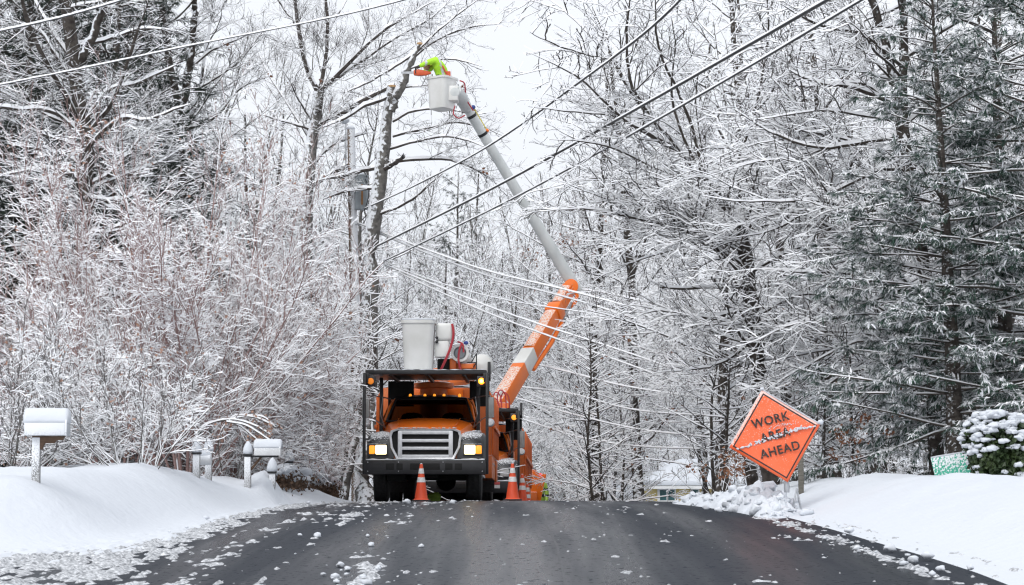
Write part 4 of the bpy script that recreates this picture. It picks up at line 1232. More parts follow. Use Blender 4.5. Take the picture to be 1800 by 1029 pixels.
def make_truck(name, label, loc, yaw, pitch, lit):
    t = empty(name, loc, label, 'truck', None, (pitch, 0, yaw))
    # chassis
    bm = B()
    for s in (-1, 1): bx(bm, s * .42 - .05, s * .42 + .05, .3, 8.0, .62, .86)
    for y in (.5, 1.6, 3.0, 4.6, 6.6): bx(bm, -.40, .40, y, y + .08, .65, .83)
    bx(bm, -.85, .85, 1.12, 1.26, .42, .54); lathe(bm, [(.02, -.2), (.2, -.12), (.22, .05), (.05, .22)], 14, 'y', (.1, 6.4, .5))
    bx(bm, -.28, .22, .45, 1.3, .45, .95)
    bx(bm, -.75, -.40, .55, 1.0, .40, .62)
    part('chassis', bm, 'black_void', t, .01)
    # bumper
    bm = B(); prism(bm, [(-1.15, .51), (1.15, .51), (1.15, .785), (-1.15, .785)], 0.0, .20)
    bp = part('bumper', bm, 'black_metal', t, .018)
    for x0, x1 in ((-.74, -.58), (-.54, -.42), (-.28, .28), (.38, .52), (.56, .70)):
        bm = B(); bx(bm, x0, x1, -.006, .02, .60, .72); part('air_slot', bm, 'black_void', bp, .005)
    for x in (-1.08, -.50, .34, 1.08):
        for z in (.57, .74):
            bm = B(); lathe(bm, [(.012, -.008), (.010, -.014), (.002, -.016)], 8, 'y', (x, 0, z)); part('bolt', bm, 'steel', bp)
    bm = B()
    rg = np.random.default_rng(2)
    tub(bm, [(x, .08 + .01 * rg.random(), .786 + .010 * rg.random()) for x in np.linspace(-1.12, 1.12, 40)], [.012 + .012 * rg.random() for _ in range(40)], 8)
    part('snow_ridge', bm, 'snow', bp, smooth=True)
    # hood (engine cover): lofted from the grille to the windscreen
    def ring(y, w, zb, zs, zt, crown):
        return [(-w, y, zb), (-w, y, zs), (-w * .90, y, zt - .03), (-w * .62, y, zt + crown * .6), (-w * .25, y, zt + crown), (w * .25, y, zt + crown), (w * .62, y, zt + crown * .6), (w * .90, y, zt - .03), (w, y, zs), (w, y, zb)]
    bm = B()
    loft(bm, [ring(.18, .66, .82, 1.10, 1.33, .025), ring(.30, .70, .82, 1.16, 1.375, .03), ring(.75, .78, .82, 1.25, 1.44, .05), ring(1.2, .85, .85, 1.34, 1.52, .06), ring(1.62, .89, .90, 1.42, 1.585, .06)])
    hood = part('hood', bm, 'orange', t, smooth=True)
    bm = B()
    for s in (-1, 1): tub(bm, [(s * .50, .25, 1.405), (s * .56, .8, 1.49), (s * .60, 1.55, 1.638)], .008, 6)
    part('crease', bm, 'orange', hood, smooth=True)
    bm = B()
    for i in range(46):
        blob(bm, (rg.uniform(-.58, .58), rg.uniform(.14, .34), 1.395), rg.uniform(.015, .04), rg, .35, .4, 1)
    part('snow_patch', bm, 'snow', hood, smooth=True)
    # fenders
    for s in (-1, 1):
        bm = B()
        def fr(y, zi, zo, zb, w0, w1):
            return [(s * w0, y, zb), (s * w0, y, zi), (s * (w0 * .6 + w1 * .4), y, zi + .035), (s * (w1 - .07), y, zo + .03), (s * (w1 - .01), y, zo - .06), (s * w1, y, zb)]
        loft(bm, [fr(.13, 1.10, 1.08, .82, .60, 1.06), fr(.20, 1.19, 1.16, .81, .60, 1.10), fr(.45, 1.29, 1.26, .81, .62, 1.14), fr(.85, 1.33, 1.29, .90, .66, 1.16), fr(1.25, 1.30, 1.20, 1.0, .70, 1.16), fr(1.65, 1.2, 1.0, .8, .74, 1.10)])
        fd = part('fender', bm, 'dark_plastic', t, smooth=True)
        bm = B()
        for i in range(26):
            a = rg.random(); blob(bm, (s * rg.uniform(.72, 1.04), .22 + a * .7, 1.205 + a * .12 + (0.05 if a > .3 else 0)), rg.uniform(.02, .05), rg, .35, .4, 1)
        if s > 0: part('snow_patch', bm, 'snow', fd, smooth=True)
        else: bm.free()
    # grille
    gr = empty_child('grille', t, (0, 0, 0))
    outer = [(-.55, .80), (.55, .80), (.66, 1.02), (.69, 1.25), (.66, 1.34), (.56, 1.375), (-.56, 1.375), (-.66, 1.34), (-.69, 1.25), (-.66, 1.02)]
    inner = [(x * .93, 1.09 + (z - 1.09) * .90) for x, z in outer]
    bm = B()
    loft(bm, [[(x, .10, z) for x, z in outer], [(x * .985, .055, 1.09 + (z - 1.09) * .985) for x, z in outer], [(x, .07, z) for x, z in inner], [(x, .16, z) for x, z in inner]], caps=False)
    part('grille_frame', bm, 'chrome', gr, smooth=True)
    bm = B(); prism(bm, [(x * .97, 1.09 + (z - 1.09) * .96) for x, z in outer], .125, .20)
    part('mesh_backing', bm, 'black_void', gr)
    for z0, z1 in ((.825, .885), (.975, 1.035), (1.12, 1.18), (1.27, 1.34)):
        bm = B(); bx(bm, -.50, .50, .070, .13, z0, z1); part('grille_bar', bm, 'chrome', gr, .008)
    for s in (-1, 1):
        bm = B(); loft(bm, [[(s * .44, .068, .83), (s * .52, .068, .83), (s * .52, .068, 1.335), (s * .44, .068, 1.335)], [(s * .44, .13, .83), (s * .52, .13, .83), (s * .52, .13, 1.335), (s * .44, .13, 1.335)]])
        part('grille_post', bm, 'chrome', gr, .006)
    # headlights
    for s in (-1, 1):
        h = empty_child('headlight', t, (s * .90, .12, .98))
        bm = B(); bx(bm, -.19, .19, -.02, .10, -.115, .115); part('bezel', bm, 'dark_plastic', h, .02)
        bm = B(); bx(bm, -.165 if s > 0 else -.045, .045 if s > 0 else .165, -.045, .02, -.088, .088); part('lens', bm, 'headlight' if lit else 'headlight_off', h, .02)
        bm = B(); bx(bm, .06 if s > 0 else -.165, .165 if s > 0 else -.06, -.040, .02, -.08, .08); part('turn_signal', bm, 'amber_lit' if lit else 'headlight_off', h, .018)
    # cab shell: floor, door sides, roof, pillars, rear wall with window
    bm = B()
    for s in (-1, 1):
        prismx(bm, [(1.62, .78), (2.62, .78), (2.62, 1.62), (1.62, 1.55)], s * .94 - .03, s * .94 + .03)
        tub(bm, [(s * .87, 1.66, 1.58), (s * .80, 1.98, 1.88), (s * .70, 2.14, 2.04)], .040, 8)
        tub(bm, [(s * .92, 2.58, 1.55), (s * .76, 2.55, 2.05)], .06, 8)
    bx(bm, -.92, .92, 2.56, 2.62, .80, 1.60); bx(bm, -.74, .74, 2.54, 2.60, 1.96, 2.06)
    bx(bm, -.9, .9, 1.64, 2.6, .74, .80)
    cab = part('cab', bm, 'orange', t, .012)
    bm = B()
    loft(bm, [[(-.72, 2.10, 2.03), (.72, 2.10, 2.03), (.72, 2.12, 2.06), (.40, 2.13, 2.10), (-.40, 2.13, 2.10), (-.72, 2.12, 2.06)],
              [(-.76, 2.35, 2.03), (.76, 2.35, 2.03), (.74, 2.35, 2.08), (.42, 2.35, 2.14), (-.42, 2.35, 2.14), (-.74, 2.35, 2.08)],
              [(-.76, 2.60, 2.03), (.76, 2.60, 2.03), (.74, 2.60, 2.07), (.42, 2.60, 2.12), (-.42, 2.60, 2.12), (-.74, 2.60, 2.07)]])
    roof = part('roof', bm, 'black_metal', cab, smooth=True)
    for x in (-.40, -.11, .08, .27, .58):
        bm = B(); lathe(bm, [(.028, -.02), (.028, .02), (.02, .035), (.002, .04)], 10, 'z', (x - .02, 2.2, 2.115)); part('marker_light', bm, 'amber_lit' if lit else 'amber_off', roof, smooth=True)
    bm = B(); bx(bm, -.80, .80, 1.66, 1.92, 1.46, 1.58); tub(bm, [(-.40 + .17 * math.cos(a), 1.98 + .08 * math.sin(a), 1.62 + .14 * math.sin(a)) for a in np.linspace(0, 6.28, 20)], .014, 6)
    part('dashboard', bm, 'black_void', cab, .02)
    for x in (-.40, .42):
        bm = B(); loft(bm, [round_poly([(x - .25, 2.42, 1.10), (x + .25, 2.42, 1.10), (x + .24, 2.42, 1.72), (x + .13, 2.42, 1.80), (x - .13, 2.42, 1.80), (x - .24, 2.42, 1.72)], 2), round_poly([(x - .25, 2.32, 1.10), (x + .25, 2.32, 1.10), (x + .22, 2.34, 1.68), (x + .12, 2.34, 1.76), (x - .12, 2.34, 1.76), (x - .22, 2.34, 1.68)], 2)])
        part('seat', bm, 'black_void', cab, .02)
    # windscreen with dark surround, wipers
    bm = B(); v = [bm.verts.new(p) for p in ((-.83, 1.64, 1.60), (.83, 1.64, 1.60), (.68, 2.12, 2.045), (-.68, 2.12, 2.045))]; bm.faces.new(v)
    ws = part('windscreen', bm, 'glass', t)
    bm = B()
    tub(bm, [(-.85, 1.63, 1.585), (.85, 1.63, 1.585)], .022, 6); tub(bm, [(-.69, 2.11, 2.05), (.69, 2.11, 2.05)], .025, 6)
    for s in (-1, 1): tub(bm, [(s * .85, 1.63, 1.585), (s * .69, 2.11, 2.05)], .024, 6)
    part('seal', bm, 'black_metal', ws, smooth=True)
    for x in (-.55, .10):
        bm = B(); tub(bm, [(x, 1.615, 1.60), (x + .3, 1.66, 1.645), (x + .62, 1.655, 1.64)], .008, 5); part('wiper', bm, 'black_metal', ws)
    for s in (-1, 1):
        bm = B(); v = [bm.verts.new(p) for p in ((s * .955, 1.72, 1.60), (s * .955, 2.52, 1.62), (s * .80, 2.50, 2.02), (s * .80, 2.12, 2.02))]; bm.faces.new(v); part('side_window', bm, 'glass', t)
        bm = B(); bx(bm, s * .975 - .008, s * .975 + .008, 2.35, 2.5, 1.36, 1.41); part('door_handle', bm, 'black_metal', t, .004)
        bm = B(); bx(bm, s * .82 - .2, s * .82 + .24, 1.8, 2.6, .48, .54); part('step', bm, 'steel', t, .01)
    # cab guard
    cg = empty_child('cab_guard', t, (0, 0, 0))
    bm = B()
    prismx(bm, [(.30, 2.42), (.30, 2.50), (2.8, 2.50), (2.8, 2.46), (.42, 2.46), (.42, 2.42)], -1.15, 1.15)
    for x in (-.7, 0, .7): bx(bm, x - .03, x + .03, .45, 2.8, 2.40, 2.459)
    part('canopy', bm, 'black_metal', cg, .008)
    for s in (-1, 1):
        bm = B(); bx(bm, s * 1.165 - .028, s * 1.165 + .028, .12, .20, .52, 2.44); part('riser', bm, 'black_metal', cg, .008)
        bm = B(); bx(bm, s * 1.12 - .03, s * 1.12 + .03, .2, .45, 2.26, 2.44); part('lamp_plate', bm, 'black_metal', cg, .006)
        bm = B(); bx(bm, s * .95 - .035, s * .95 + .035, 1.55, 1.63, 1.0, 2.44); part('inner_riser', bm, 'black_metal', cg, .006)
        bm = B(); x0, x1 = (.74, 1.14) if s > 0 else (-.90, -.38)
        bx(bm, x0, x1, 2.70, 2.76, 1.93, 2.44); part('guard_screen', bm, 'black_void', cg, .006)
    bm = B(); bx(bm, 1.12, 1.18, 2.0, 2.07, 2.4, 2.78); part('stake', bm, 'black_metal', cg, .006)
    bm = B()
    rr_ = np.random.default_rng(4)
    Xg = np.linspace(-1.14, 1.14, 40); Yg = np.linspace(.31, 2.7, 10)
    vv = [[bm.verts.new((x, y, 2.505 + .012 * rr_.random() + (.022 if 0 < j < 9 and 0 < i < 39 else -.004))) for i, x in enumerate(Xg)] for j, y in enumerate(Yg)]
    for j in range(9):
        for i in range(39): bm.faces.new((vv[j][i], vv[j][i + 1], vv[j + 1][i + 1], vv[j + 1][i]))
    part('snow_layer', bm, 'snow', cg, smooth=True)
    for s, k in ((-1, 'amber_off'), (1, 'amber_bright' if lit else 'amber_lit')):
        be = empty_child('beacon', t, (s * 1.055, .24, 2.285))
        bm = B(); bx(bm, -.09, .09, .0, .08, -.10, .10); part('box', bm, 'black_metal', be, .015)
        bm = B(); lathe(bm, [(.062, .02), (.062, -.02), (.052, -.038), (.002, -.045)], 18, 'y'); part('lens', bm, k, be, smooth=True)
        if lit and s > 0:
            bm = B(); lathe(bm, [(.034, -.03), (.034, -.048), (.002, -.052)], 14, 'y'); part('bulb', bm, 'amber_core', be, smooth=True)
    mirror(-1, t); mirror(1, t)
    # chip box
    cb = empty_child('chip_box', t, (0, 0, 0))
    bm = B()
    prism(bm, [(-1.16, .98), (1.16, .98), (1.16, 2.22), (1.08, 2.36), (-1.08, 2.36), (-1.16, 2.22)], 3.55, 7.9)
    part('box_body', bm, 'orange_dirty', cb, .012)
    bm = B(); bx(bm, -.62, .58, 3.50, 3.545, 1.5, 2.33); part('front_panel', bm, 'orange', cb, .008)
    for y in np.linspace(3.62, 7.8, 7):
        for s in (-1, 1):
            bm = B(); bx(bm, s * 1.185 - .022, s * 1.185 + .022, y, y + .07, .99, 2.2); part('rib', bm, 'orange_dirty', cb, .006)
    for s in (-1, 1):
        bm = B(); bx(bm, s * 1.21 - .03, s * 1.21 + .03, 3.6, 7.85, 1.52, 1.60); part('rail', bm, 'orange_dirty', cb, .006)
        for y0, y1 in ((3.0, 4.3), (4.36, 5.3), (7.0, 7.85)):
            bm = B(); bx(bm, s * .98 - .20, s * .98 + .20, y0, y1, .50, .96); tb = part('tool_box', bm, 'orange_dirty', cb, .012)
            bm = B(); bx(bm, s * 1.19 - .008, s * 1.19 + .008, (y0 + y1) / 2 - .06, (y0 + y1) / 2 + .06, .78, .82); part('latch', bm, 'steel', tb, .003)
        bm = B(); bx(bm, s * .95 - .22, s * .95 + .22, 5.5, 5.52, .25, .95); part('mud_flap', bm, 'rubber', cb)
    bm = B()
    Xg = np.linspace(-1.06, 1.06, 14); Yg = np.linspace(3.57, 7.88, 20)
    vv = [[bm.verts.new((x, y, 2.366 + .03 * rr_.random() + (.03 if 0 < j < 19 and 0 < i < 13 else -.004))) for i, x in enumerate(Xg)] for j, y in enumerate(Yg)]
    for j in range(19):
        for i in range(13): bm.faces.new((vv[j][i], vv[j][i + 1], vv[j + 1][i + 1], vv[j + 1][i]))
    part('snow_layer', bm, 'snow', cb, smooth=True)
    for s in (-1, 1):
        wheel(t, s * .90, 1.19, .50, .28)
        wheel(t, s * .98, 6.4, .50, .26); wheel(t, s * .68, 6.4, .50, .26)
    # turntable behind the cab
    tt = empty_child('turntable', t, (0, 3.1, 0))
    bm = B(); lathe(bm, [(.34, .86), (.34, 1.3), (.28, 1.32), (.28, 2.3), (.40, 2.32), (.40, 2.42), (.3, 2.44)], 24, 'z'); part('pedestal', bm, 'orange_dirty', tt, smooth=True)
    return t


def hose(parent, pts, r=.018, m='hose_red'):
    bm = B(); tub(bm, smooth_line(pts, 18), r, 7)
    return part('hose', bm, m, parent, smooth=True)


def bucket(parent, c, w, dpt, h, mat_='white_fibre', name='bucket', yaw=0.0):
    """open fibreglass bucket, c = centre of the base"""
    x, y, z = c
    def rect(f, zz, inset=0):
        a, b = w / 2 * f - inset, dpt / 2 * f - inset
        return round_poly([(x - a, y - b, zz), (x + a, y - b, zz), (x + a, y + b, zz), (x - a, y + b, zz)], 3, .12)
    bm = B()
    loft(bm, [rect(.84, z), rect(.86, z + .02), rect(.97, z + h * .90), rect(.985, z + h * .93), rect(1.06, z + h * .94), rect(1.07, z + h), rect(.99, z + h), rect(.93, z + h * .9, .01), rect(.82, z + .06, .01)])
    bmesh.ops.rotate(bm, cent=(x, y, z), matrix=Matrix.Rotation(yaw, 3, 'Z'), verts=bm.verts)
    return part(name, bm, mat_, parent, smooth=True)


# ---- front truck, boom stowed over the cab
t1d = 43.0
T1 = make_truck('bucket_truck', 'orange bucket truck with lit headlights facing us at the crest', (-1.64, t1d, zr(t1d + 1.2) + .005), RAD(-1.0), -0.022, True)
bo = empty_child('boom', T1, (0, 0, 0))
bk = bucket(bo, (-.19, 1.05, 2.55), .64, .62, .95)
bm = B(); tub(bm, [(-.48, .76, 3.51), (-.2, .74, 3.515), (.1, .76, 3.51), (.12, 1.05, 3.512), (.1, 1.34, 3.51), (-.48, 1.34, 3.51), (-.5, 1.05, 3.512), (-.48, .76, 3.51)], .026, 6); part('rim_snow', bm, 'snow', bk, smooth=True)
bm = B(); bx(bm, .14, .47, .95, 1.35, 3.12, 3.46); cbx = part('control_cover', bm, 'white_fibre', bo, .06, seg=3)
bm = B(); bx(bm, .12, .40, .97, 1.33, 2.80, 3.12); part('lower_cover', bm, 'white_fibre', bo, .03)
for z in (3.17, 3.09):
    bm = B(); lathe(bm, [(.03, 0), (.028, -.04), (.002, -.05)], 10, 'y', (.165, .95, z)); part('knob', bm, 'black_metal', cbx, smooth=True)
bm = B()
lathe(bm, [(.105, .14), (.125, .0), (.175, -.01), (.18, .03), (.165, .10), (.165, 6.2)], 24, 'y', (.60, 1.25, 2.90)); part('upper_boom', bm, 'white_fibre', bo, smooth=True)
bm = B(); lathe(bm, [(.105, .04), (.10, .06), (.002, .061)], 20, 'y', (.60, 1.27, 2.90)); part('boom_socket', bm, 'trafo', bo, smooth=True)
bm = B(); bx(bm, .40, .52, 1.3, 1.8, 2.55, 2.80); bx(bm, .44, .90, 1.5, 1.9, 2.53, 2.72); bx(bm, .62, .86, 1.32, 1.5, 2.60, 2.70); part('boom_rest', bm, 'orange_dirty', bo, .02)
bm = B(); bx(bm, .15, .45, 1.45, 1.8, 2.54, 2.80); part('rest_bracket', bm, 'black_void', bo, .03)
bm = B()
for a, b in (((.82, 1.4, 2.72), (.92, 1.4, 2.9)), ((.92, 1.4, 2.9), (.92, 1.4, 2.56)), ((.74, 1.4, 2.72), (.92, 1.4, 2.72)), ((.82, 1.4, 2.56), (.92, 1.4, 2.72))): tub(bm, [a, b], .012, 6)
part('frame', bm, 'black_metal', bo)
bm = B(); lathe(bm, [(.02, -.28), (.20, -.22), (.24, 0), (.20, .22), (.02, .28)], 18, 'y', (1.0, 2.3, 2.72)); part('wrapped_winch', bm, 'white_fibre', bo, smooth=True)
bm = B(); bx(bm, -.12, .12, 3.2, 7.2, 2.46, 2.74); part('lower_boom', bm, 'orange_dirty', bo, .02)
bm = B(); tub(bm, [(0, 7.1, 2.6), (.3, 7.4, 2.75), (.60, 7.45, 2.9)], .18, 10); part('elbow', bm, 'orange_dirty', bo, smooth=True)
hose(bo, [(.46, .98, 3.44), (.49, .95, 3.25), (.44, .92, 3.0), (.34, .95, 2.75), (.24, 1.1, 2.56)], .026)
hose(bo, [(.64, 1.18, 3.07), (.60, 1.10, 2.95), (.58, 1.12, 2.75), (.62, 1.2, 2.56)], .022)
hose(bo, [(.56, 1.30, 3.12), (.66, 1.15, 3.06), (.68, 1.14, 2.9)], .018)
bm = B(); blob(bm, (.72, 1.3, 3.10), .05, rng, .8); part('blue_fitting', bm, 'blue', bo)

# ---- second truck with the boom raised
t2d = 53.0
T2 = make_truck('bucket_truck', 'second orange truck behind with boom raised high over the road', (-1.02, t2d, zr(t2d + 1.2) - .02), RAD(-2.5), -0.055, False)
bpy.context.view_layer.update()
IM2 = np.array(T2.matrix_world.inverted())


def l2(px, py, d):
    p = np.append(at(px, py, d), 1.0)
    return (IM2 @ p)[:3]


bo2 = empty_child('boom', T2, (0, 0, 0))


def beam(bm, p0, p1, w0, h0, w1, h1, up=(0, 0, 1)):
    p0 = np.array(p0); p1 = np.array(p1)
    t_ = (p1 - p0) / np.linalg.norm(p1 - p0)
    s_ = np.cross(t_, up); s_ /= np.linalg.norm(s_); u_ = np.cross(s_, t_)
    def rg_(p, w, h): return [p - s_ * w / 2 - u_ * h / 2, p + s_ * w / 2 - u_ * h / 2, p + s_ * w / 2 + u_ * h / 2, p - s_ * w / 2 + u_ * h / 2]
    loft(bm, [rg_(p0, w0, h0), rg_(p1, w1, h1)])
    return s_, u_, t_


LB0, LB1 = l2(868, 728, 56.2), l2(1001, 506, 60.2)
def lb(t_): return LB0 + (LB1 - LB0) * t_
for t0, t1_, w, m_, nm in ((0, .34, .40, 'orange', 'lower_boom'), (.34, .46, .395, 'white_fibre', 'insulator'), (.46, .79, .36, 'orange', 'boom_section'), (.77, .83, .42, 'orange', 'collar'), (.81, 1.0, .32, 'orange', 'boom_section')):
    bm = B(); s_, u_, td_ = beam(bm, lb(t0), lb(t1_), w * .9, w, w * .88, w * .97); part(nm, bm, m_, bo2, .015)
for t0, t1_, w in ((.04, .30, .40), (.47, .76, .36), (.84, .97, .32)):
    bm = B(); n_ = 30
    rg2 = np.random.default_rng(int(t0 * 100))
    c_ = [lb(t0 + (t1_ - t0) * i / n_) + u_ * w * .49 for i in range(n_ + 1)]
    rows = [[bm.verts.new(tuple(p + s_ * a * w * .42 + u_ * (.006 + b_ + .012 * rg2.random()))) for a, b_ in ((-1, -.006), (-.6, .02), (0, .028), (.6, .02), (1, -.006))] for p in c_]
    for a, b_ in zip(rows[:-1], rows[1:]):
        for i in range(4): bm.faces.new((a[i], a[i + 1], b_[i + 1], b_[i]))
    part('frosted_top', bm, 'frost_orange', bo2, smooth=True)
bm = B(); tub(bm, [lb(.40) - u_ * .26 + s_ * .14, lb(.62) - u_ * .34 + s_ * .14, lb(.79) - u_ * .28 + s_ * .14], [.06, .062, .06], 10); part('lift_cylinder', bm, 'orange', bo2, smooth=True)
bm = B(); tub(bm, [lb(.79) - u_ * .28 + s_ * .14, lb(.93) - u_ * .22 + s_ * .14], .032, 8); part('cylinder_rod', bm, 'steel', bo2, smooth=True)
E0 = l2(1004, 505, 60.2)
bm = B(); lathe(bm, [(.02, -.24), (.19, -.22), (.19, .22), (.02, .24)], 18, 'y', tuple(E0)); part('elbow', bm, 'orange', bo2, smooth=True)
bm = B(); tub(bm, [l2(1008, 508, 60), l2(1015, 520, 60), l2(1010, 534, 60), l2(1002, 540, 60)], .05, 8); part('link', bm, 'orange', bo2, smooth=True)
U0, U1 = l2(1014, 512, 60.3), l2(806, 165, 58.2)
def ub(t_): return U0 + (U1 - U0) * t_
bm = B(); tub(bm, [ub(t_) for t_ in np.linspace(0, 1, 12)], np.interp(np.linspace(0, 1, 12), [0, .12, .9, 1], [.165, .158, .118, .125]), 20); ubm = part('upper_boom', bm, 'boom_grey', bo2, smooth=True)
for t_ in (.80, .89, .955):
    bm = B(); tub(bm, [ub(t_ - .006), ub(t_ + .006)], np.interp(t_, [0, .12, .9, 1], [.165, .158, .118, .125]) + .008, 20); part('band', bm, 'black_metal', ubm, smooth=True)
bm = B(); o_ = np.array([.10, 0, .12]); tub(bm, [ub(.905) + o_, ub(.80) + o_], .014, 6); part('rod', bm, 'yellow', ubm)
bm = B(); blob(bm, tuple(ub(.91) + o_), .06, rng, 1, .1); part('clamp', bm, 'blue', ubm, smooth=True)
bm = B(); blob(bm, tuple(ub(.795) + o_), .05, rng, 1, .1); part('red_fitting', bm, 'orange', ubm, smooth=True)
BD = 57.6
bc = l2(777, 193, BD)
bk2 = bucket(bo2, tuple(bc), .60, .60, .82, 'white_fibre', yaw=RAD(-33))
bk2.rotation_euler = (0, 0, 0)
bm = B(); p_ = l2(795, 165, BD); bx(bm, p_[0] - .14, p_[0] + .16, p_[1] - .2, p_[1] + .2, p_[2] - .22, p_[2] + .17); part('bucket_mount', bm, 'white_fibre', bo2, .03)
bm = B(); tub(bm, [l2(800, 160, 57.5), l2(808, 168, 57.8), l2(820, 190, 58.3)], [.16, .18, .15], 16); part('boom_tip', bm, 'boom_grey', bo2, smooth=True)
bm = B(); lathe(bm, [(.02, -.22), (.13, -.2), (.13, .2), (.02, .22)], 16, 'y', tuple(l2(800, 165, 57.6))); part('pivot', bm, 'boom_grey', bo2, smooth=True)
hose(bo2, [l2(808, 142, 57.6), l2(816, 146, 57.6), l2(818, 160, 57.7), l2(820, 175, 57.9), l2(832, 195, 58)], .018)
hose(bo2, [l2(800, 186, 57.4), l2(797, 200, 57.4), l2(806, 208, 57.4), l2(817, 203, 57.6)], .016)
for i_, (a_, b_, c_) in enumerate(((870, 690, 55.9), (878, 686, 55.9), (884, 690, 56), (866, 700, 55.8))):
    hose(bo2, [l2(a_, b_ + 34, c_), l2(a_ - 4, b_ + 14, c_), l2(a_ + 1, b_, c_), l2(a_ + 10, b_ + 8, c_), l2(a_ + 12, b_ + 34, c_)], .016)
bm = B(); p_ = l2(884, 712, 56); bx(bm, p_[0] - .25, p_[0] + .15, p_[1] - .1, p_[1] + .2, p_[2] - .4, p_[2] + .05); part('turret', bm, 'orange_dirty', bo2, .03)
bm = B(); tub(bm, [l2(876, 690, 56.4), l2(888, 712, 56.5), l2(903, 727, 57)], .10, 10); part('white_cover', bm, 'white_fibre', bo2, smooth=True)
bm = B(); bx(bm, .44, .74, -.012, .002, .62, .76); part('number_plate', bm, 'white_band', T2, .003)
bm = B(); bx(bm, .44, .74, -.02, -.008, .70, .765); part('plate_band', bm, 'plate_red', T2, .003)

# raised chute of the chipper behind the second truck
cd = 63.0
cp = at(941, 852, cd)
ch = empty('wood_chipper', (cp[0], cd, zr(cd)), 'tilted orange chipper chute with red marker lamp behind the second truck', 'chipper')
hz = cp[2] - zr(cd)
bm = B(); beam(bm, (-.13, 0, hz - .55), (.06, 0, hz + .33), .5, .17, .5, .30, (0, 1, 0)); part('chute', bm, 'orange', ch, .02)
bm = B(); bx(bm, -.9, .05, -.2, 1.2, .45, hz - .2); part('hopper', bm, 'orange_dirty', ch, .03)
bm = B(); lathe(bm, [(.05, 0), (.045, -.04), (.002, -.05)], 12, 'y', (.14, -.26, hz + .26)); part('marker_lamp', bm, 'red_lamp', ch, smooth=True)
wheel(ch, -.75, .7, .36, .22)
wheel(ch, .0, .9, .36, .22)

# ================================================================== people
def skin_body(name, verts, edges, radii, parent, mats, pick, root=0, sub=2):
    """one continuous body grown on a skeleton; pick(center)->material index"""
    me = bpy.data.meshes.new(name)
    me.from_pydata([tuple(v) for v in verts], edges, [])
    o = bpy.data.objects.new(name, me); COL.objects.link(o)
    sk = o.modifiers.new('skin', 'SKIN')
    sk.use_smooth_shade = True
    lay = me.skin_vertices[0].data if me.skin_vertices else None
    if lay is None:
        bm_ = bmesh.new(); bm_.from_mesh(me); bm_.verts.layers.skin.verify(); bm_.to_mesh(me); bm_.free()
        lay = me.skin_vertices[0].data
    for i, r in enumerate(radii):
        lay[i].radius = r if hasattr(r, '__len__') else (r, r)
        lay[i].use_root = (i == root)
    ss = o.modifiers.new('sub', 'SUBSURF'); ss.levels = sub; ss.render_levels = sub
    bpy.context.view_layer.update()
    dg = bpy.context.evaluated_depsgraph_get()
    m2 = bpy.data.meshes.new_from_object(o.evaluated_get(dg))
    bpy.data.objects.remove(o, do_unlink=True)
    m2.name = name
    m2.materials.clear()
    for m_ in mats: m2.materials.append(M[m_])
    for p in m2.polygons:
        p.material_index = pick(p.center); p.use_smooth = True
    return obj(name, m2, parent)


def hand(parent, c, fwd, up, s=1.0, m='glove'):
    """palm with four fingers and a thumb, half closed around a grip"""
    c = np.array(c, float); f = unit(np.array(fwd, float)); u = unit(np.array(up, float) - np.dot(up, f) * f); w = np.cross(f, u)
    bm = B()
    tub(bm, [c - f * .05 * s, c, c + f * .045 * s], [.030 * s, .042 * s, .038 * s], 8)
    for i, L in enumerate((.062, .072, .068, .052)):
        b0 = c + f * .04 * s + w * (i - 1.5) * .021 * s
        tub(bm, [b0, b0 + f * L * .5 * s - u * .006 * s, b0 + f * L * .75 * s - u * .03 * s, b0 + f * L * .55 * s - u * .055 * s], [.011 * s, .0105 * s, .0095 * s, .008 * s], 6)
    b0 = c + w * .040 * s
    tub(bm, [b0 - f * .01 * s, b0 + w * .022 * s + f * .02 * s - u * .012 * s, b0 + w * .012 * s + f * .045 * s - u * .035 * s], [.013 * s, .012 * s, .009 * s], 6)
    return part('hand', bm, m, parent, smooth=True)


# worker in the raised bucket, bent over the rim with a chainsaw
wb = at(777, 193, BD) + np.array([0, 0, .13])
pe = empty('person', tuple(wb), 'person in lime green jacket leaning from the raised white bucket', 'person')
PB = [(0.02, 0, .02), (.02, .02, .45), (.02, 0, .80), (-.02, -.02, 1.02), (-.10, -.03, 1.22), (-.22, .03, 1.29), (-.31, .10, 1.24),    # 0-6 pelvis..neck
      (-.16, -.20, 1.29), (-.36, -.24, 1.22), (-.58, -.20, 1.10),                                                                            # near arm
      (-.18, .18, 1.27), (-.34, .24, 1.10), (-.50, .14, .99),                                                                                # far arm
      (.11, -.02, .42), (.12, 0, .05), (-.09, .04, .42), (-.10, .02, .05)]
pe.location = tuple(wb)
PBv = np.array(PB); PBv[:, 2] *= 0.86
PBe = [(1, 2), (2, 3), (3, 4), (4, 5), (5, 6), (4, 7), (7, 8), (8, 9), (4, 10), (10, 11), (11, 12), (1, 13), (13, 14), (1, 15), (15, 16), (0, 1)]
PBr = [.05, (.16, .13), (.17, .14), (.19, .16), (.19, .17), .10, .06, .10, .075, .055, .10, .075, .055, .09, .07, .09, .07]


def pickb(c):
    if c.z < .86 * .86: return 1
    if -.60 < c.x < -.30 and abs((c.x + .40)) < .03: return 2
    if abs(c.x + .02 + (c.z - .98) * .3) < .022: return 2
    return 0


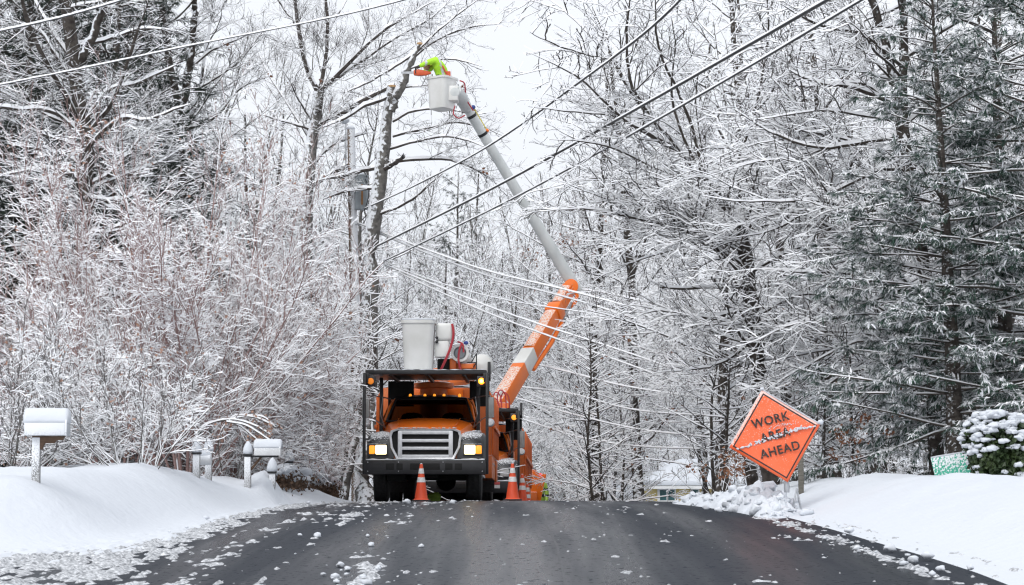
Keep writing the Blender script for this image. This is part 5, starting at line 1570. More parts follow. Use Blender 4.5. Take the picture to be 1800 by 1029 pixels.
body = skin_body('body', PBv, PBe, PBr, pe, ['lime', 'navy', 'reflect'], pickb, root=1)
bm = B(); blob(bm, (-.40, .17, 1.02), .10, rng, 1.15, .04, 2); hd = part('head', bm, 'skin', pe, smooth=True)
bm = B(); lathe(bm, [(.135, 0), (.13, .05), (.10, .10), (.04, .13), (.002, .135)], 18, 'z', (-.40, .18, 1.04)); lathe(bm, [(.16, -.012), (.16, 0), (.13, .01)], 18, 'z', (-.41, .17, 1.04)); part('helmet', bm, 'helmet', pe, smooth=True)
bm = B()
bx(bm, .09, .215, -.13, .12, .72, .84); tub(bm, [(.10, -.15, .80), (.02, -.20, .95), (-.08, -.19, 1.08)], .022, 6)
part('harness', bm, 'harness', pe, smooth=True)
hand(pe, (-.60, -.20, .935), (-1, .1, -.25), (0, 0, 1), .9)
hand(pe, (-.52, .13, .85), (-.8, -.3, -.1), (0, 0, 1), .9)
sp = np.array(wb) + np.array([-.62, -.12, .80])
sw = empty('chainsaw', tuple(sp), 'orange chainsaw held by the worker in the raised bucket', 'chainsaw')
bm = B(); loft(bm, [[(-.10, -.07, -.06), (-.10, .07, -.06), (-.10, .07, .06), (-.10, -.07, .06)], [(.02, -.08, -.08), (.02, .08, -.08), (.02, .08, .08), (.02, -.08, .08)], [(.2, -.07, -.07), (.2, .07, -.07), (.2, .06, .05), (.2, -.06, .05)], [(.34, -.03, -.03), (.34, .03, -.03), (.34, .03, .02), (.34, -.03, .02)]]); part('engine_body', bm, 'saw_orange', sw, .015)
bm = B(); tub(bm, smooth_line([(-.05, -.08, -.03), (-.06, -.06, .12), (-.04, 0, .15), (-.04, .08, .06)], 10), .014, 6); part('handle', bm, 'black_metal', sw, smooth=True)
bm = B(); loft(bm, [[(-.10, .004, -.03), (-.10, .004, .04), (-.10, .016, .04), (-.10, .016, -.03)], [(-.42, .004, -.02), (-.42, .004, .03), (-.42, .016, .03), (-.42, .016, -.02)]]); part('guide_bar', bm, 'steel', sw)

# worker on the road beyond the second truck
gd = 65.0
gp = at(949, 850, gd)
gx, g0 = gp[0], float(zr(gd))
pg = empty('person', (gx, gd, g0), 'person in lime striped vest standing by the orange chipper chute', 'person')
hh_ = 1.0
PG = [(0, 0, .95), (-.01, 0, 1.12), (-.04, -.02, 1.32), (-.10, -.04, 1.46), (-.18, -.05, 1.55),
      (.15, .0, 1.38), (.20, -.06, 1.12), (.18, -.20, .92), (-.22, 0, 1.40), (-.30, -.12, 1.16), (-.34, -.26, 1.0),
      (.10, 0, .90), (.11, .02, .50), (.11, 0, .08), (.12, -.12, .05), (-.10, 0, .90), (-.11, .02, .50), (-.11, 0, .08), (-.12, -.12, .05)]
PGe = [(0, 1), (1, 2), (2, 3), (3, 4), (2, 5), (5, 6), (6, 7), (2, 8), (8, 9), (9, 10), (0, 11), (11, 12), (12, 13), (13, 14), (0, 15), (15, 16), (16, 17), (17, 18)]
PGr = [(.16, .12), (.17, .13), (.18, .13), .08, .06, .09, .065, .05, .09, .065, .05, .10, .075, .055, .05, .10, .075, .055, .05]


def pickg(c):
    if c.z < .93 and abs(c.x) < .3 and c.y > -.1: return 1
    if abs(c.z - 1.10) < .03 or abs(c.z - 1.27) < .025: return 2
    return 0


skin_body('body', PG, PGe, PGr, pg, ['lime_dull', 'navy', 'navy'], pickg)
bm = B(); blob(bm, (-.20, -.06, 1.66), .105, rng, 1.2, .03, 2); part('head', bm, 'skin', pg, smooth=True)
bm = B(); lathe(bm, [(.175, -.01), (.14, .0), (.135, .06), (.09, .12), (.002, .14)], 18, 'z', (-.20, -.05, 1.70)); part('helmet', bm, 'helmet', pg, smooth=True)
hand(pg, (.18, -.23, .86), (0, -.4, -1), (0, -1, .3), 1, 'glove_orange'); hand(pg, (-.34, -.30, .96), (0, -1, -.5), (0, 0, 1), 1, 'glove_orange')

# ================================================================== cones
def cone(px, d, sc, label):
    x = (px - 900) / F * d
    o = empty('traffic_cone', (x, d, road_z(x, d) + .004), label, 'traffic cone', 'traffic cones in front of the trucks')
    o.scale = (sc,) * 3
    H, r0, r1 = .71, .135, .028
    def rad_(h): return r0 + (r1 - r0) * h / H
    bm = B(); bx(bm, -.18, .18, -.18, .18, 0, .028); part('base', bm, 'rubber', o, .01)
    bm = B(); lathe(bm, [(.15, .028), (rad_(.045), .045), (rad_(.705), .705), (.015, .712)], 28); part('body', bm, 'cone', o, smooth=True)
    for h0, h1 in ((.36, .455), (.525, .625)):
        bm = B(); lathe(bm, [(rad_(h0) + .0005, h0), (rad_(h0) + .003, h0 + .002), (rad_(h1) + .003, h1 - .002), (rad_(h1) + .0005, h1)], 28); part('band', bm, 'white_band', o, smooth=True)
    bm = B(); blob(bm, (0, 0, .712), .026, rng, .6, .2, 1); part('snow_cap', bm, 'snow', o, smooth=True)
    return o


cone(741, 41.6, .95, 'traffic cone standing right in front of the lit truck bumper')
cone(901, 42.2, .96, 'nearest traffic cone by the second truck')
cone(918, 49.5, .95, 'traffic cone half hidden behind the nearest one by the second truck')
cone(927, 54.0, .95, 'farthest traffic cone at the right side of the second truck')
bp_ = at(762, 872, 49.0)
bm = B(); blob(bm, (0, 0, .14), .16, rng, .9, .3, 2)
vest_bundle = part('vest_bundle', bm, 'lime_dull', None, smooth=True); vest_bundle.location = (bp_[0], 49.0, zr(49.0)); tag(vest_bundle, 'yellow green bundle added in place of a worker vest beneath the front truck', 'bundle')  # lime blob added in place of a worker's vest beyond the truck

# ================================================================== signs
sd = 30.7
sb = at(1382, 850, sd)
sroot = empty('work_sign', (sb[0], sd, gz(sb[0], sd) - .02), 'tilted orange diamond sign reading work area ahead at the right verge', 'road sign')
c0 = at(1362, 766.5, sd) - np.array([sb[0], sd, gz(sb[0], sd) - .02])
pn = empty_child('panel', sroot, tuple(c0))
pn.rotation_euler = (RAD(-6), RAD(-14.0), RAD(6))
hd_ = .646
bm = B()
n_ = 14
def sagy(u, w): return .012 * math.sin(u * 3.1) - .02 * (1 - abs(u) - abs(w))
g_ = [[None] * (n_ + 1) for _ in range(n_ + 1)]
for i in range(n_ + 1):
    for j in range(n_ + 1):
        a, b = i / n_, j / n_
        u = (a - b); w = (a + b - 1)
        g_[i][j] = bm.verts.new((u * hd_, sagy(u, w), w * hd_))
for i in range(n_):
    for j in range(n_): bm.faces.new((g_[i][j], g_[i + 1][j], g_[i + 1][j + 1], g_[i][j + 1]))
face = part('face', bm, 'sign_orange', pn, smooth=True)
sol = face.modifiers.new('thick', 'SOLIDIFY'); sol.thickness = .004; sol.offset = 0
cr = [(0, 1), (1, 0), (0, -1), (-1, 0)]
for k in range(4):
    a, b = np.array(cr[k]), np.array(cr[(k + 1) % 4])
    rows = []
    bm = B()
    for t_ in np.linspace(0, 1, 15):
        p = a + (b - a) * t_
        rows.append([bm.verts.new((p[0] * f_ * hd_, sagy(p[0] * f_, p[1] * f_) - .005, p[1] * f_ * hd_)) for f_ in (.925, .885)])
    for r1, r2 in zip(rows[:-1], rows[1:]): bm.faces.new((r1[0], r2[0], r2[1], r1[1]))
    part('border_line', bm, 'black_paint', pn)


def text_part(s, size, loc, parent, m, sx_=1.0):
    cu = bpy.data.curves.new('lettering', 'FONT'); cu.body = s; cu.size = size; cu.align_x = 'CENTER'; cu.extrude = .001; cu.offset = .004; cu.space_character = 1.12
    o = bpy.data.objects.new('lettering', cu); COL.objects.link(o)
    bpy.context.view_layer.update()
    me = bpy.data.meshes.new_from_object(o.evaluated_get(bpy.context.evaluated_depsgraph_get()))
    bpy.data.objects.remove(o, do_unlink=True)
    me.materials.clear(); me.materials.append(M[m])
    p = obj('lettering', me, parent); p.location = loc; p.rotation_euler = (math.pi / 2, 0, 0); p.scale = (sx_, 1, 1)
    return p


M['sign_letter'] = frosted('sign_letter', (0.02, 0.015, 0.014), (0.05, 0.04, 0.035), 30, 0.6, thr=.66, up=.6, windw=0, fine=55, snow=(.75, .45, .4), bump=0)
text_part('WORK', .165, (-.01, -.040, .165), pn, 'sign_letter', .95)
text_part('AREA', .165, (.0, -.040, -.045), pn, 'sign_letter', .95)
text_part('AHEAD', .165, (.01, -.040, -.255), pn, 'sign_letter', .95)
rg = np.random.default_rng(8)
bm = B()
for i in range(190):
    u = rg.uniform(-.86, .88); yy = -.04 + .035 * math.sin(u * 2.4) + rg.normal(0, .018) * (1.2 - abs(u)) + (.05 * rg.random() * (abs(u) < .6)); blob(bm, (u * hd_, -.030, yy * hd_), rg.uniform(.008, .018), rg, .8, .4, 1)
for i in range(40):
    u = rg.uniform(-.1, .55); blob(bm, (u * hd_, -.026, (.17 + rg.normal(0, .03)) * hd_), rg.uniform(.005, .012), rg, .7, .4, 1)
part('snow_streak', bm, 'snow', pn, smooth=True)['kind'] = 'stuff'
bm = B()
tub(bm, [(t_ * hd_, .0 + .004 * rg.random(), (1 - t_) * hd_ + .004) for t_ in np.linspace(0, 1, 24)], [.006 + .005 * rg.random() for _ in range(24)], 7)
tub(bm, [(-t_ * hd_, .0, (1 - t_) * hd_ + .002) for t_ in np.linspace(0, 1, 24)], [.003 + .002 * rg.random() for _ in range(24)], 6)
blob(bm, (hd_ + .01, 0, .03), .045, rg, .8, .3, 2); blob(bm, (0, 0, hd_ + .01), .03, rg, .7, .3, 2)
part('edge_snow', bm, 'snow', pn, smooth=True)
bm = B(); tub(bm, [(-hd_ * .98, .02, 0), (hd_ * 1.05, .02, 0)], .010, 6); tub(bm, [(0, .02, -hd_ * 1.02), (0, .02, hd_ * .98)], .010, 6); part('brace', bm, 'steel', pn)
bm = B(); lathe(bm, [(.035, -.06), (.04, .02), (.028, .10), (.03, .16), (.012, .18)], 12, 'z', tuple(c0 + np.array([.155, .0, -.70]))); part('spring_mount', bm, 'steel', sroot, smooth=True)
bm = B()
zb_ = c0[2] - .70
for dx, dy in ((-.14, .1), (.14, .1), (-.14, -.1), (.14, -.1)): tub(bm, [(.14, 0, zb_), (.14 + dx * .5, dy * .5, min(zb_ - .10, .0)), (.14 + dx, dy, -.20)], .012, 6)
part('stand_legs', bm, 'steel', sroot)

# lawn sign, coated in snow
ld = 34.5
lp = at(1672, 822, ld)
lroot = empty('lawn_sign', (lp[0], ld, gz(lp[0], ld)), 'small teal lawn sign plastered with snow beside the round bush', 'sign')
pc = empty_child('panel', lroot, (0, 0, lp[2] - gz(lp[0], ld))); pc.rotation_euler = (RAD(-12), RAD(-9.5), RAD(3))
bm = B(); bx(bm, -.275, .275, -.006, .006, -.195, .195); part('board', bm, 'teal', pc, .003)
bm = B(); tub(bm, [(x, 0, .200) for x in np.linspace(-.27, .27, 12)], [.010 + .006 * rg.random() for _ in range(12)], 6); part('snow_ridge', bm, 'snow', pc, smooth=True)
for x in (-.13, .15):
    bm = B(); tub(bm, [(x, .012, -.45), (x, .012, .15)], .005, 5); part('wire_leg', bm, 'steel', pc)

# marker post with green cap behind the diamond sign
md = 33.5
M['post_dark'] = mat('post_dark', (0.09, 0.085, 0.07), (0.16, 0.15, 0.13), 9, 0.8, stretch=(1, 1, 6))
mp = at(1408, 845, md)
mk = empty('marker_post', (mp[0], md, gz(mp[0], md) - .05), 'short wooden post with green cap beside the orange sign', 'post')
hp = at(1408, 797, md)[2] - gz(mp[0], md) + .05
bm = B(); bx(bm, -.037, .037, -.037, .037, 0, hp); part('post', bm, 'post_dark', mk, .006)
bm = B(); bx(bm, -.062, .062, -.062, .062, hp, hp + .025); part('cap', bm, 'green_cap', mk, .006)
bm = B(); blob(bm, (0, 0, hp + .035), .06, rng, .5, .2, 2); part('snow_cap', bm, 'snow', mk, smooth=True)

# ================================================================== mailboxes, posts, hedge
def mailbox(name, px, py_base, d, L, W, H, hbox, label, xoff, post_w, mats_, yaw, bracket=True):
    x = (px - 900) / F * d
    g0_ = gz(x, d)
    o = empty(name, (x, d, g0_), label, 'mailbox', None, (0, 0, yaw))
    pw = post_w / 2
    bm = B(); bx(bm, -pw, pw, -pw, pw, -.15, hbox - .02); part('post', bm, mats_[0], o, .008)
    x0, x1 = xoff, xoff + L
    bm = B()
    prof = [(-W / 2, 0), (W / 2, 0), (W / 2, H * .52)] + [(W / 2 * math.cos(a), H * .52 + H * .48 * math.sin(a)) for a in np.linspace(.2, math.pi - .2, 11)] + [(-W / 2, H * .52)]
    loft(bm, [[(xx, y, hbox + z) for y, z in prof] for xx in (x0, x1)])
    bx_ = part('box', bm, mats_[1], o, .006)
    bm = B(); loft(bm, [[(xx, y * 1.03, hbox + z * 1.02 - .003) for y, z in prof] for xx in (x1, x1 + .022)]); part('door', bm, mats_[1], bx_, .005)
    bm = B()
    rg_ = np.random.default_rng(int(px))
    rows = []
    for xx in np.linspace(x0 - .012, x1 + .03, 16):
        e_ = 0.35 if (xx < x0 or xx > x1 + .02) else 1.0
        th = .035 * e_ * (.9 + .2 * rg_.random())
        rows.append([(xx, W / 2 * 1.004 * math.cos(a) * (1 + .05 * e_ * math.sin(a)), hbox + H * .52 + (H * .49 + th) * math.sin(a)) for a in np.linspace(.0, math.pi, 16)] + [(xx, -W * .2, hbox + H * .5), (xx, W * .2, hbox + H * .5)])
    loft(bm, rows); part('snow_cap', bm, 'snow', bx_, smooth=True)
    if bracket:
        bm = B(); prism(bm, [(-pw, hbox - .15), (pw + .02, hbox - .15), (pw + .05, hbox - .085), (pw + .15, hbox - .085), (pw + .18, hbox - .05), (pw + .24, hbox - .05), (pw + .27, hbox - .004), (-pw, hbox - .004)], -.04, .04); part('bracket', bm, 'wood_brown', o, .005)
    return o


m1d = 25.0
mz = gz((66 - 900) / F * m1d, m1d)
hb = at(66, 766, m1d)[2] - mz
mailbox('mailbox', 66, 848, m1d, .44, .26, .265, hb, 'large snow capped mailbox on a wooden post at far left', -.115, .088, ('post_grey', 'mail_metal'), 0.04)
m2d = 35.5
x2 = (437 - 900) / F * m2d
hb2 = at(437, 801, m2d)[2] - gz(x2, m2d)
mb2 = mailbox('mailbox', 437, 845, m2d, .39, .20, .22, hb2, 'small white mailbox on a capped post near the front truck', .11, .10, ('post_grey', 'white_paint'), -0.03, False)
bm = B(); tub(bm, [(.05, 0, hb2 - .22), (.22, 0, hb2 - .01)], .02, 5); part('brace', bm, 'wood_brown', mb2)
bm = B(); bx(bm, -.05, .48, -.03, .03, hb2 - .03, hb2 - .002); part('arm', bm, 'black_metal', mb2, .004)


def finial(o, h, s=1.0, pw=.05):
    bm = B(); bx(bm, -pw * 1.35, pw * 1.35, -pw * 1.35, pw * 1.35, h, h + .03 * s); part('cap_plate', bm, 'black_metal', o, .004)
    bm = B(); lathe(bm, [(.075 * s, h + .03 * s), (.080 * s, h + .08 * s), (.062 * s, h + .15 * s), (.03 * s, h + .21 * s), (.002, h + .235 * s)], 14); part('snow_cap', bm, 'snow', o, smooth=True)


finial(mb2, hb2 - .005)


def fpost(px, ytop, d, label, s=1.0, pw=.05, group='capped white fence posts on the left verge'):
    x = (px - 900) / F * d
    g0_ = gz(x, d)
    o = empty('fence_post', (x, d, g0_), label, 'post', group)
    h = max(.12, at(px, ytop, d)[2] - g0_ - .235 * s)
    bm = B(); bx(bm, -pw, pw, -pw, pw, -.15, h); part('post', bm, 'post_grey', o, .006)
    finial(o, h, s, pw)
    return o, h


fa, ha = fpost(347, 772, 33.5, 'capped white post left of the newspaper tube', .95)
fb, hb_ = fpost(368, 771, 34.3, 'capped dark post right of the newspaper tube', .95)
nt_ = at(356, 808, 33.8)
npb = empty('newspaper_tube', tuple(nt_), 'snow covered newspaper tube between two capped posts', 'newspaper tube')
bm = B(); lathe(bm, [(.075, -.11), (.085, -.10), (.085, .12), (.07, .13)], 14, 'x', (0, 0, 0)); part('tube', bm, 'white_paint', npb, smooth=True)
bm = B(); tub(bm, [(-.11, 0, .06), (0, 0, .07), (.12, 0, .06)], [.05, .07, .05], 8); part('snow_cap', bm, 'snow', npb, smooth=True)
for i, (px, yt, d, lab) in enumerate(((480, 805, 36.2, 'fence post directly beneath the small white mailbox'), (510, 789, 41, 'tallest of the far fence posts at the start of the hedge'), (534, 800, 43.5, 'second far fence post along the hedge'), (552, 811, 46, 'third far fence post along the hedge'), (570, 822, 48.5, 'fourth far fence post along the hedge'), (589, 838, 51, 'last fence post nearest the leaning tree trunks'))):
    fpost(px, yt, d, lab, 1.1, .05, 'capped fence posts along the hedge')

# low clipped hedge under snow
rg = np.random.default_rng(17)
h0, h1 = at(488, 826, 38.5), at(582, 850, 49)
hr = empty('hedge', (h0[0], h0[1], gz(h0[0], h0[1])), 'low dark hedge under snow left of the front truck', 'hedge')
g = Geo(); pts = []
bm = B()
for i in range(46):
    t_ = i / 45; p = h0 + (h1 - h0) * t_ - np.array([h0[0], h0[1], gz(h0[0], h0[1])])
    for _k in range(3): blob(bm, (p[0] + rg.normal(0, .09), p[1] + rg.normal(0, .08), p[2] + .02 - _k * rg.uniform(.0, .09)), rg.uniform(.09, .16), rg, .6, .5, 2)
    n_ = 110
    q_ = p + rg.normal(0, 1, (n_, 3)) * np.array([.14, .14, .10]) - np.array([0, 0, .20])
    pts.append(q_)
leaf_quads(g, rg, np.concatenate(pts), .06, 0, .9)
obj('foliage', g.mesh('foliage', [M['wood_brown']]), hr)
part('snow_cap', bm, 'snow', hr, smooth=True)

# round evergreen bush at right, weighed down by snow
bd = 32.0
bc_ = at(1765, 800, bd); bz_ = gz(bc_[0], bd)
br_ = empty('evergreen_bush', (bc_[0], bd, bz_), 'round evergreen bush loaded with snow at the right edge', 'bush')
g = Geo(); bm = B()
rg = np.random.default_rng(19)
HB = at(1765, 725, bd)[2] - bz_
n_ = 5200
th = rg.uniform(0, 2 * np.pi, n_); cz = rg.uniform(-.75, 1, n_); rr_ = rg.uniform(.75, 1.0, n_)
dirs = np.stack([np.cos(th) * np.sqrt(1 - cz ** 2), np.sin(th) * np.sqrt(1 - cz ** 2), cz], -1)
lump = 1 + .22 * (vnoise(dirs[:, 0] * 3 + 5, dirs[:, 2] * 3 + dirs[:, 1] * 2) - .5) * 2
Pb = dirs * rr_[:, None] * lump[:, None] * np.array([.52, .5, HB * .58]) + np.array([0, 0, HB * .42])
leaf_quads(g, rg, Pb, .085, 0, 1.0)
obj('foliage', g.mesh('foliage', [M['leaf_green']]), br_)
for i in range(420):
    k = rg.integers(0, n_)
    if dirs[k, 2] < -.05 and rg.random() < .85: continue
    p = dirs[k] * lump[k] * np.array([.53, .51, HB * .57]) + np.array([0, 0, HB * .43])
    up_ = max(0.15, dirs[k, 2])
    if vnoise(dirs[k, 0] * 3.5 + 9, dirs[k, 1] * 3 + dirs[k, 2] * 4) < .24: continue
    blob(bm, tuple(p), rg.uniform(.035, .07) + .05 * up_ * rg.random(), rg, .55, .7, 2)
part('snow_load', bm, 'snow', br_, smooth=True)['kind'] = 'stuff'
bm = B()
for a in range(6): tub(bm, [(0, 0, -.1), (.25 * math.cos(a), .25 * math.sin(a), HB * .3), (.38 * math.cos(a), .38 * math.sin(a), HB * .55)], [.02, .015, .008], 6)
part('stems', bm, 'bark', br_)

# arching white brambles above the fence posts
bl_ = at(395, 745, 36.5); bz0 = gz(bl_[0], 36.5)
ar_ = empty('arching_shrub', (bl_[0], 36.5, bz0), 'arching thickly snow covered canes between the posts and white mailbox', 'shrub')
g = Geo(); lines = []
for (pts_) in ([(345, 765), (362, 746), (395, 740), (440, 733), (480, 748)], [(345, 762), (372, 744), (410, 738), (450, 750), (475, 765)], [(402, 741), (425, 752), (450, 772), (462, 775)], [(400, 741), (415, 731), (440, 731), (465, 735), (484, 752)], [(398, 742), (430, 748), (455, 762), (478, 778)], [(390, 830), (384, 790), (388, 760), (400, 742)], [(346, 755), (338, 746), (330, 742)]):
    off = rg.uniform(-.25, .25)
    lines.append(smooth_line([at(a, b, 36.5 + off) - np.array([bl_[0], 36.5, bz0]) for a, b in pts_], 16))
LN = np.array(lines)
tubes(g, rg, LN, np.full(LN.shape[:2], .008), .030, 1.0, 6)
obj('canes', g.mesh('canes', [M['twig_bark'], M['twig_snow']], True), ar_)
g = Geo(); pl = LN[:, -6:].reshape(-1, 3); pl = np.repeat(pl, 4, 0)[:150] + rg.normal(0, .06, (min(150, len(pl) * 4), 3))
leaf_quads(g, rg, pl, .06, 0, 1.2); obj('leaves', g.mesh('leaves', [M['leaf_tan']]), ar_)

# oak seedlings with brown leaves at the right
for px, d, hgt, lab in ((1492, 36, 1.05, 'thin oak seedling with brown leaves left of the white pine'), (1545, 37.5, 1.5, 'oak seedling with a tuft of brown leaves under the pine boughs'), (1265, 39, .9, 'oak seedling with brown leaves left of the orange sign'), (1290, 38, .75, 'small brown leaved seedling below the left corner of the orange sign')):
    x = (px - 900) / F * d
    o = empty('seedling', (x, d, gz(x, d)), lab, 'seedling', 'brown leaved seedlings')
    g = Geo()
    st = grow(rg, np.tile([0, 0, -.05], (3, 1)), np.array([[.12, 0, 1], [-.3, 0, 1.0], [.35, .1, 1.0]]), np.array([hgt, hgt * .8, hgt * .7]), 8, .07, .03)
    rd = np.full((3, 9), .007) * np.linspace(1, .4, 9)
    tubes(g, rg, st, rd, .012, .7, 4)
    tp, tr = run_levels(g, rg, st, rd, [(7, .3, 1, 48, 14, .4, .5, .2, .6, .003, 4, .15, .03, 0, .010, .8)])
    obj('stems', g.mesh('stems', [M['twig_bark'], M['twig_snow']]), o)
    g = Geo(); cl = rg.integers(0, len(tp), 9); i = cl[rg.integers(0, 9, 110)]
    leaf_quads(g, rg, tp[i, -1] + rg.normal(0, .05, (110, 3)), .06, 0, .9); obj('leaves', g.mesh('leaves', [M['leaf_brown']]), o)

# leaning trunks beside the pole
for pts_, d, lab in ((([598, 870], [606, 800], [618, 730], [630, 640]), 56, 'snow plastered leaning trunk left of the front truck'), (([606, 876], [615, 820], [626, 760], [640, 660]), 55, 'dark leaning trunk just left of the utility pole')):
    hero_tree('slanted_tree', lab, (pts_[0][0], 870), d, [[(a, b, w) for (a, b), w in zip([(pts_[0][0], 900)] + list(map(tuple, pts_)), (15, 14, 13, 12, 9))]], [[(pts_[2][0], pts_[2][1], 5), (pts_[2][0] - 30, pts_[2][1] - 30, 4), (pts_[2][0] - 60, pts_[2][1] - 40, 2)], [(pts_[3][0], pts_[3][1], 6), (pts_[3][0] + 25, pts_[3][1] - 50, 4), (pts_[3][0] + 60, pts_[3][1] - 80, 2)]], LV_LIGHT, 71, 'bark_grey_haze', depth=.6)

# ================================================================== utility pole and lines
ud = 63.0
ux = at(628, 870, ud)[0]; uz = gz(ux, ud)
pole = empty('utility_pole', (ux, ud, uz), 'weathered wooden utility pole with grey transformer left of the trucks', 'utility pole')
def up_(px, py, dd=0): return at(px, py, ud + dd) - np.array([ux, ud, uz])
bm = B(); tub(bm, [(0, 0, -.3), up_(627, 700), up_(622, 450), up_(617, 226)], [.155, .145, .125, .105], 16); part('shaft', bm, 'wood_post', pole, smooth=True)
bm = B(); tub(bm, [up_(608, 300, -.12), up_(608, 216, -.12)], .018, 6); part('top_pin', bm, 'steel', pole)
bm = B(); blob(bm, tuple(up_(606, 212, -.12)), .13, rng, .75, .15, 2); part('snow_cap', bm, 'snow', pole, smooth=True)
bm = B(); blob(bm, tuple(up_(617, 226)), .12, rng, .5, .15, 2); part('pole_top_snow', bm, 'snow', pole, smooth=True)
tf = empty_child('transformer', pole, tuple(up_(635.5, 369, -.15)))
hT = 61 / ppm(ud)
bm = B(); lathe(bm, [(.17, 0), (.185, .01), (.185, hT * .96), (.195, hT * .965), (.195, hT), (.10, hT + .03)], 24); part('tank', bm, 'trafo', tf, smooth=True)
bm = B(); bx(bm, .0, .05, -.197, -.180, .12, hT * .72); part('rust_stain', bm, 'rust', tf, .01)
for dx in (-.08, .09):
    bm = B(); lathe(bm, [(.03, hT), (.045, hT + .05), (.03, hT + .09), (.04, hT + .13), (.015, hT + .17)], 10, 'z', (dx, 0, 0)); part('bushing', bm, 'porcelain', tf, smooth=True)
bm = B(); lathe(bm, [(.15, hT + .015), (.12, hT + .05), (.002, hT + .07)], 16); part('snow_cap', bm, 'snow', tf, smooth=True)
for pts_ in (([642, 315, -.3], [648, 330, -.35], [647, 350, -.35], [640, 372, -.3]), ([630, 300, -.2], [640, 303, -.25], [645, 312, -.3]), ([640, 372, -.3], [643, 385, -.2], [634, 398, -.2]), ([606, 295, -.15], [603, 310, -.2], [606, 322, -.15])):
    bm = B(); tub(bm, smooth_line([up_(*p) for p in pts_], 12), .014, 6); part('lead_wire', bm, 'wire', pole, smooth=True)
bm = B(); tub(bm, [up_(602, 292, -.1), up_(602, 318, -.1)], [.05, .05], 10); tub(bm, [up_(602, 318, -.1), up_(616, 322, -.1)], .018, 6); part('fuse_cutout', bm, 'porcelain', pole, smooth=True)
bm = B(); tub(bm, [up_(612, 300, -.12), up_(616, 520, -.14), up_(622, 700, -.16)], .02, 6); part('conduit', bm, 'wood_brown', pole, smooth=True)
for py in (395, 438, 460):
    bm = B(); tub(bm, [up_(621, py, 0), up_(634, py, -.25)], .025, 6); part('bracket', bm, 'steel', pole)


def line(pts_, r, snow, label, grp='snow covered overhead lines'):
    """pts: (px, py, depth) along the wire"""
    p = smooth_line([at(*q_) for q_ in pts_], 60)
    o_ = p[0].copy()
    g_ = Geo(); rg_ = np.random.default_rng(int(abs(pts_[0][0] * 7 + pts_[0][1])))
    tubes(g_, rg_, (p - o_)[None], np.full((1, 61), r if r > .0135 and snow > .0245 else r * .5), snow * (1.5 if r > .0135 and snow > .0245 else 1.75), 1.6, 6, (9, .03), .36, .3)
    w = obj('power_line', g_.mesh('power_line', [M['wire'], M['twig_snow']], True))
    w.location = tuple(o_)
    return tag(w, label, 'power line', grp)


line([(-20, 60, 22), (110, 31, 21.5), (250, -9, 21)], .008, .013, 'snowy wire crossing the top left corner')
line([(-20, 154, 24), (150, 120, 23.5), (340, 80, 23), (590, 30, 22), (760, -12, 21)], .007, .010, 'long snowy wire slanting across the top left trees')
line([(640, 368, 62.8), (740, 322, 56), (868, 252, 48), (1040, 130, 39), (1150, 45, 34), (1230, -35, 31)], .012, .026, 'thick snow roped wire passing just below the raised bucket')
line([(655, 437, 62.8), (860, 335, 50), (1080, 214, 40), (1290, 95, 33), (1480, -14, 28)], .016, .026, 'upper of two parallel lines crossing in front of the raised boom')
line([(675, 460, 62.5), (870, 366, 51), (1080, 254, 41), (1300, 128, 34), (1540, -14, 28)], .014, .024, 'lower of two parallel lines crossing in front of the raised boom')
line([(905, 2, 70), (872, 28, 70), (800, 90, 69), (760, 125, 68)], .010, .008, 'thin bare wire slanting behind the raised bucket')
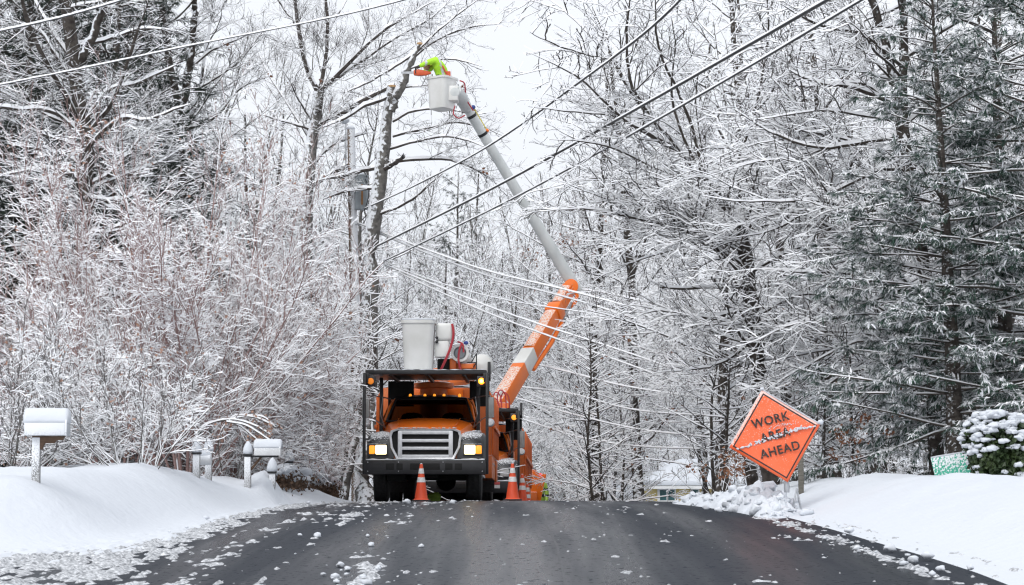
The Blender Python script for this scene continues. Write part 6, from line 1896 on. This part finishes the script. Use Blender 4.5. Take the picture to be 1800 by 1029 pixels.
for i, (pts_, r, s_, lab) in enumerate((
        ([(632, 394, 62.8), (740, 436, 61), (860, 478, 59), (1000, 512, 57), (1180, 560, 54), (1330, 600, 52)], .014, .024, 'topmost service line descending right past the boom elbow'),
        ([(632, 397, 62.8), (750, 446, 61), (870, 490, 59), (1010, 528, 57), (1180, 580, 54), (1330, 622, 52)], .014, .024, 'second service line descending right across the boom elbow'),
        ([(676, 462, 62.8), (780, 500, 61), (900, 530, 59), (1060, 555, 56), (1240, 590, 54)], .010, .014, 'thin service line crossing the orange boom section'),
        ([(676, 466, 62.8), (760, 500, 61), (860, 540, 59), (960, 575, 56.5), (1100, 620, 55), (1300, 690, 52)], .013, .022, 'service line crossing the lower orange boom section'),
        ([(676, 468, 62.8), (760, 508, 61), (860, 552, 59), (960, 590, 56.5), (1100, 640, 55), (1300, 712, 52)], .013, .022, 'lowest service line crossing the orange boom'),
        ([(920, 636, 61), (1000, 655, 58), (1100, 680, 56.5), (1270, 706, 54)], .012, .022, 'sagging line right of the boom base, upper of the low group'),
        ([(905, 680, 61), (1000, 692, 58), (1120, 722, 57), (1300, 735, 54)], .012, .022, 'sagging line right of the boom base, second of the low group'),
        ([(905, 700, 61), (1010, 730, 58), (1120, 755, 57), (1250, 770, 54)], .012, .022, 'sagging line right of the boom base, third of the low group'),
        ([(920, 738, 61), (1020, 770, 58), (1120, 785, 57), (1230, 790, 54)], .011, .020, 'lowest sagging line above the road crest'))):
    line(pts_, r, s_, lab)

# ================================================================== house in the hollow
hd0 = 95.0
hx = at(1148, 870, hd0)[0]; hz0 = gz(hx + 3, hd0) - .1
ho = empty('house', (hx, hd0, hz0), 'pale yellow house with snowy roof beyond the crest at right', 'house')
ez = at(1148, 852, hd0)[2] - hz0
rz_ = at(1195, 806, hd0)[2] - hz0
bm = B(); bx(bm, 0, 7.2, 0, 7, 0, ez); part('wall', bm, 'house_yellow', ho)
bm = B()
A = [(-.22, -.35, ez - .05), (7.5, -.35, ez - .05), (7.5, 7.3, ez - .05), (-.22, 7.3, ez - .05)]
v = [bm.verts.new(p) for p in A] + [bm.verts.new((x, y, z + .22)) for x, y, z in A] + [bm.verts.new((1.35, 3.5, rz_)), bm.verts.new((5.6, 3.5, rz_))]
for f_ in ((0, 3, 2, 1), (0, 1, 5, 4), (1, 2, 6, 5), (2, 3, 7, 6), (3, 0, 4, 7), (4, 5, 9, 8), (5, 6, 9), (6, 7, 8, 9), (7, 4, 8)): bm.faces.new([v[i] for i in f_])
rf = part('roof', bm, 'snow', ho, .05)
bm = B(); bx(bm, -.2, 7.48, -.34, -.28, ez - .18, ez - .06); part('fascia', bm, 'house_trim', rf)
for x0 in (.28, .62, 1.6, 3.0):
    w_ = empty_child('window', ho, (x0, -.02, ez - 1.15))
    bm = B(); bx(bm, -.05, .33, -.03, .02, -.06, 1.0); part('frame', bm, 'house_trim', w_, .01)
    for a in (0, 1):
        bm = B(); bx(bm, .0, .27, -.045, -.031, .02 + .48 * a, .44 + .48 * a); part('pane', bm, 'pane', w_)
bm = B(); bx(bm, .18, .24, -.03, .0, 0, ez - .2); part('corner_board', bm, 'house_trim', ho)
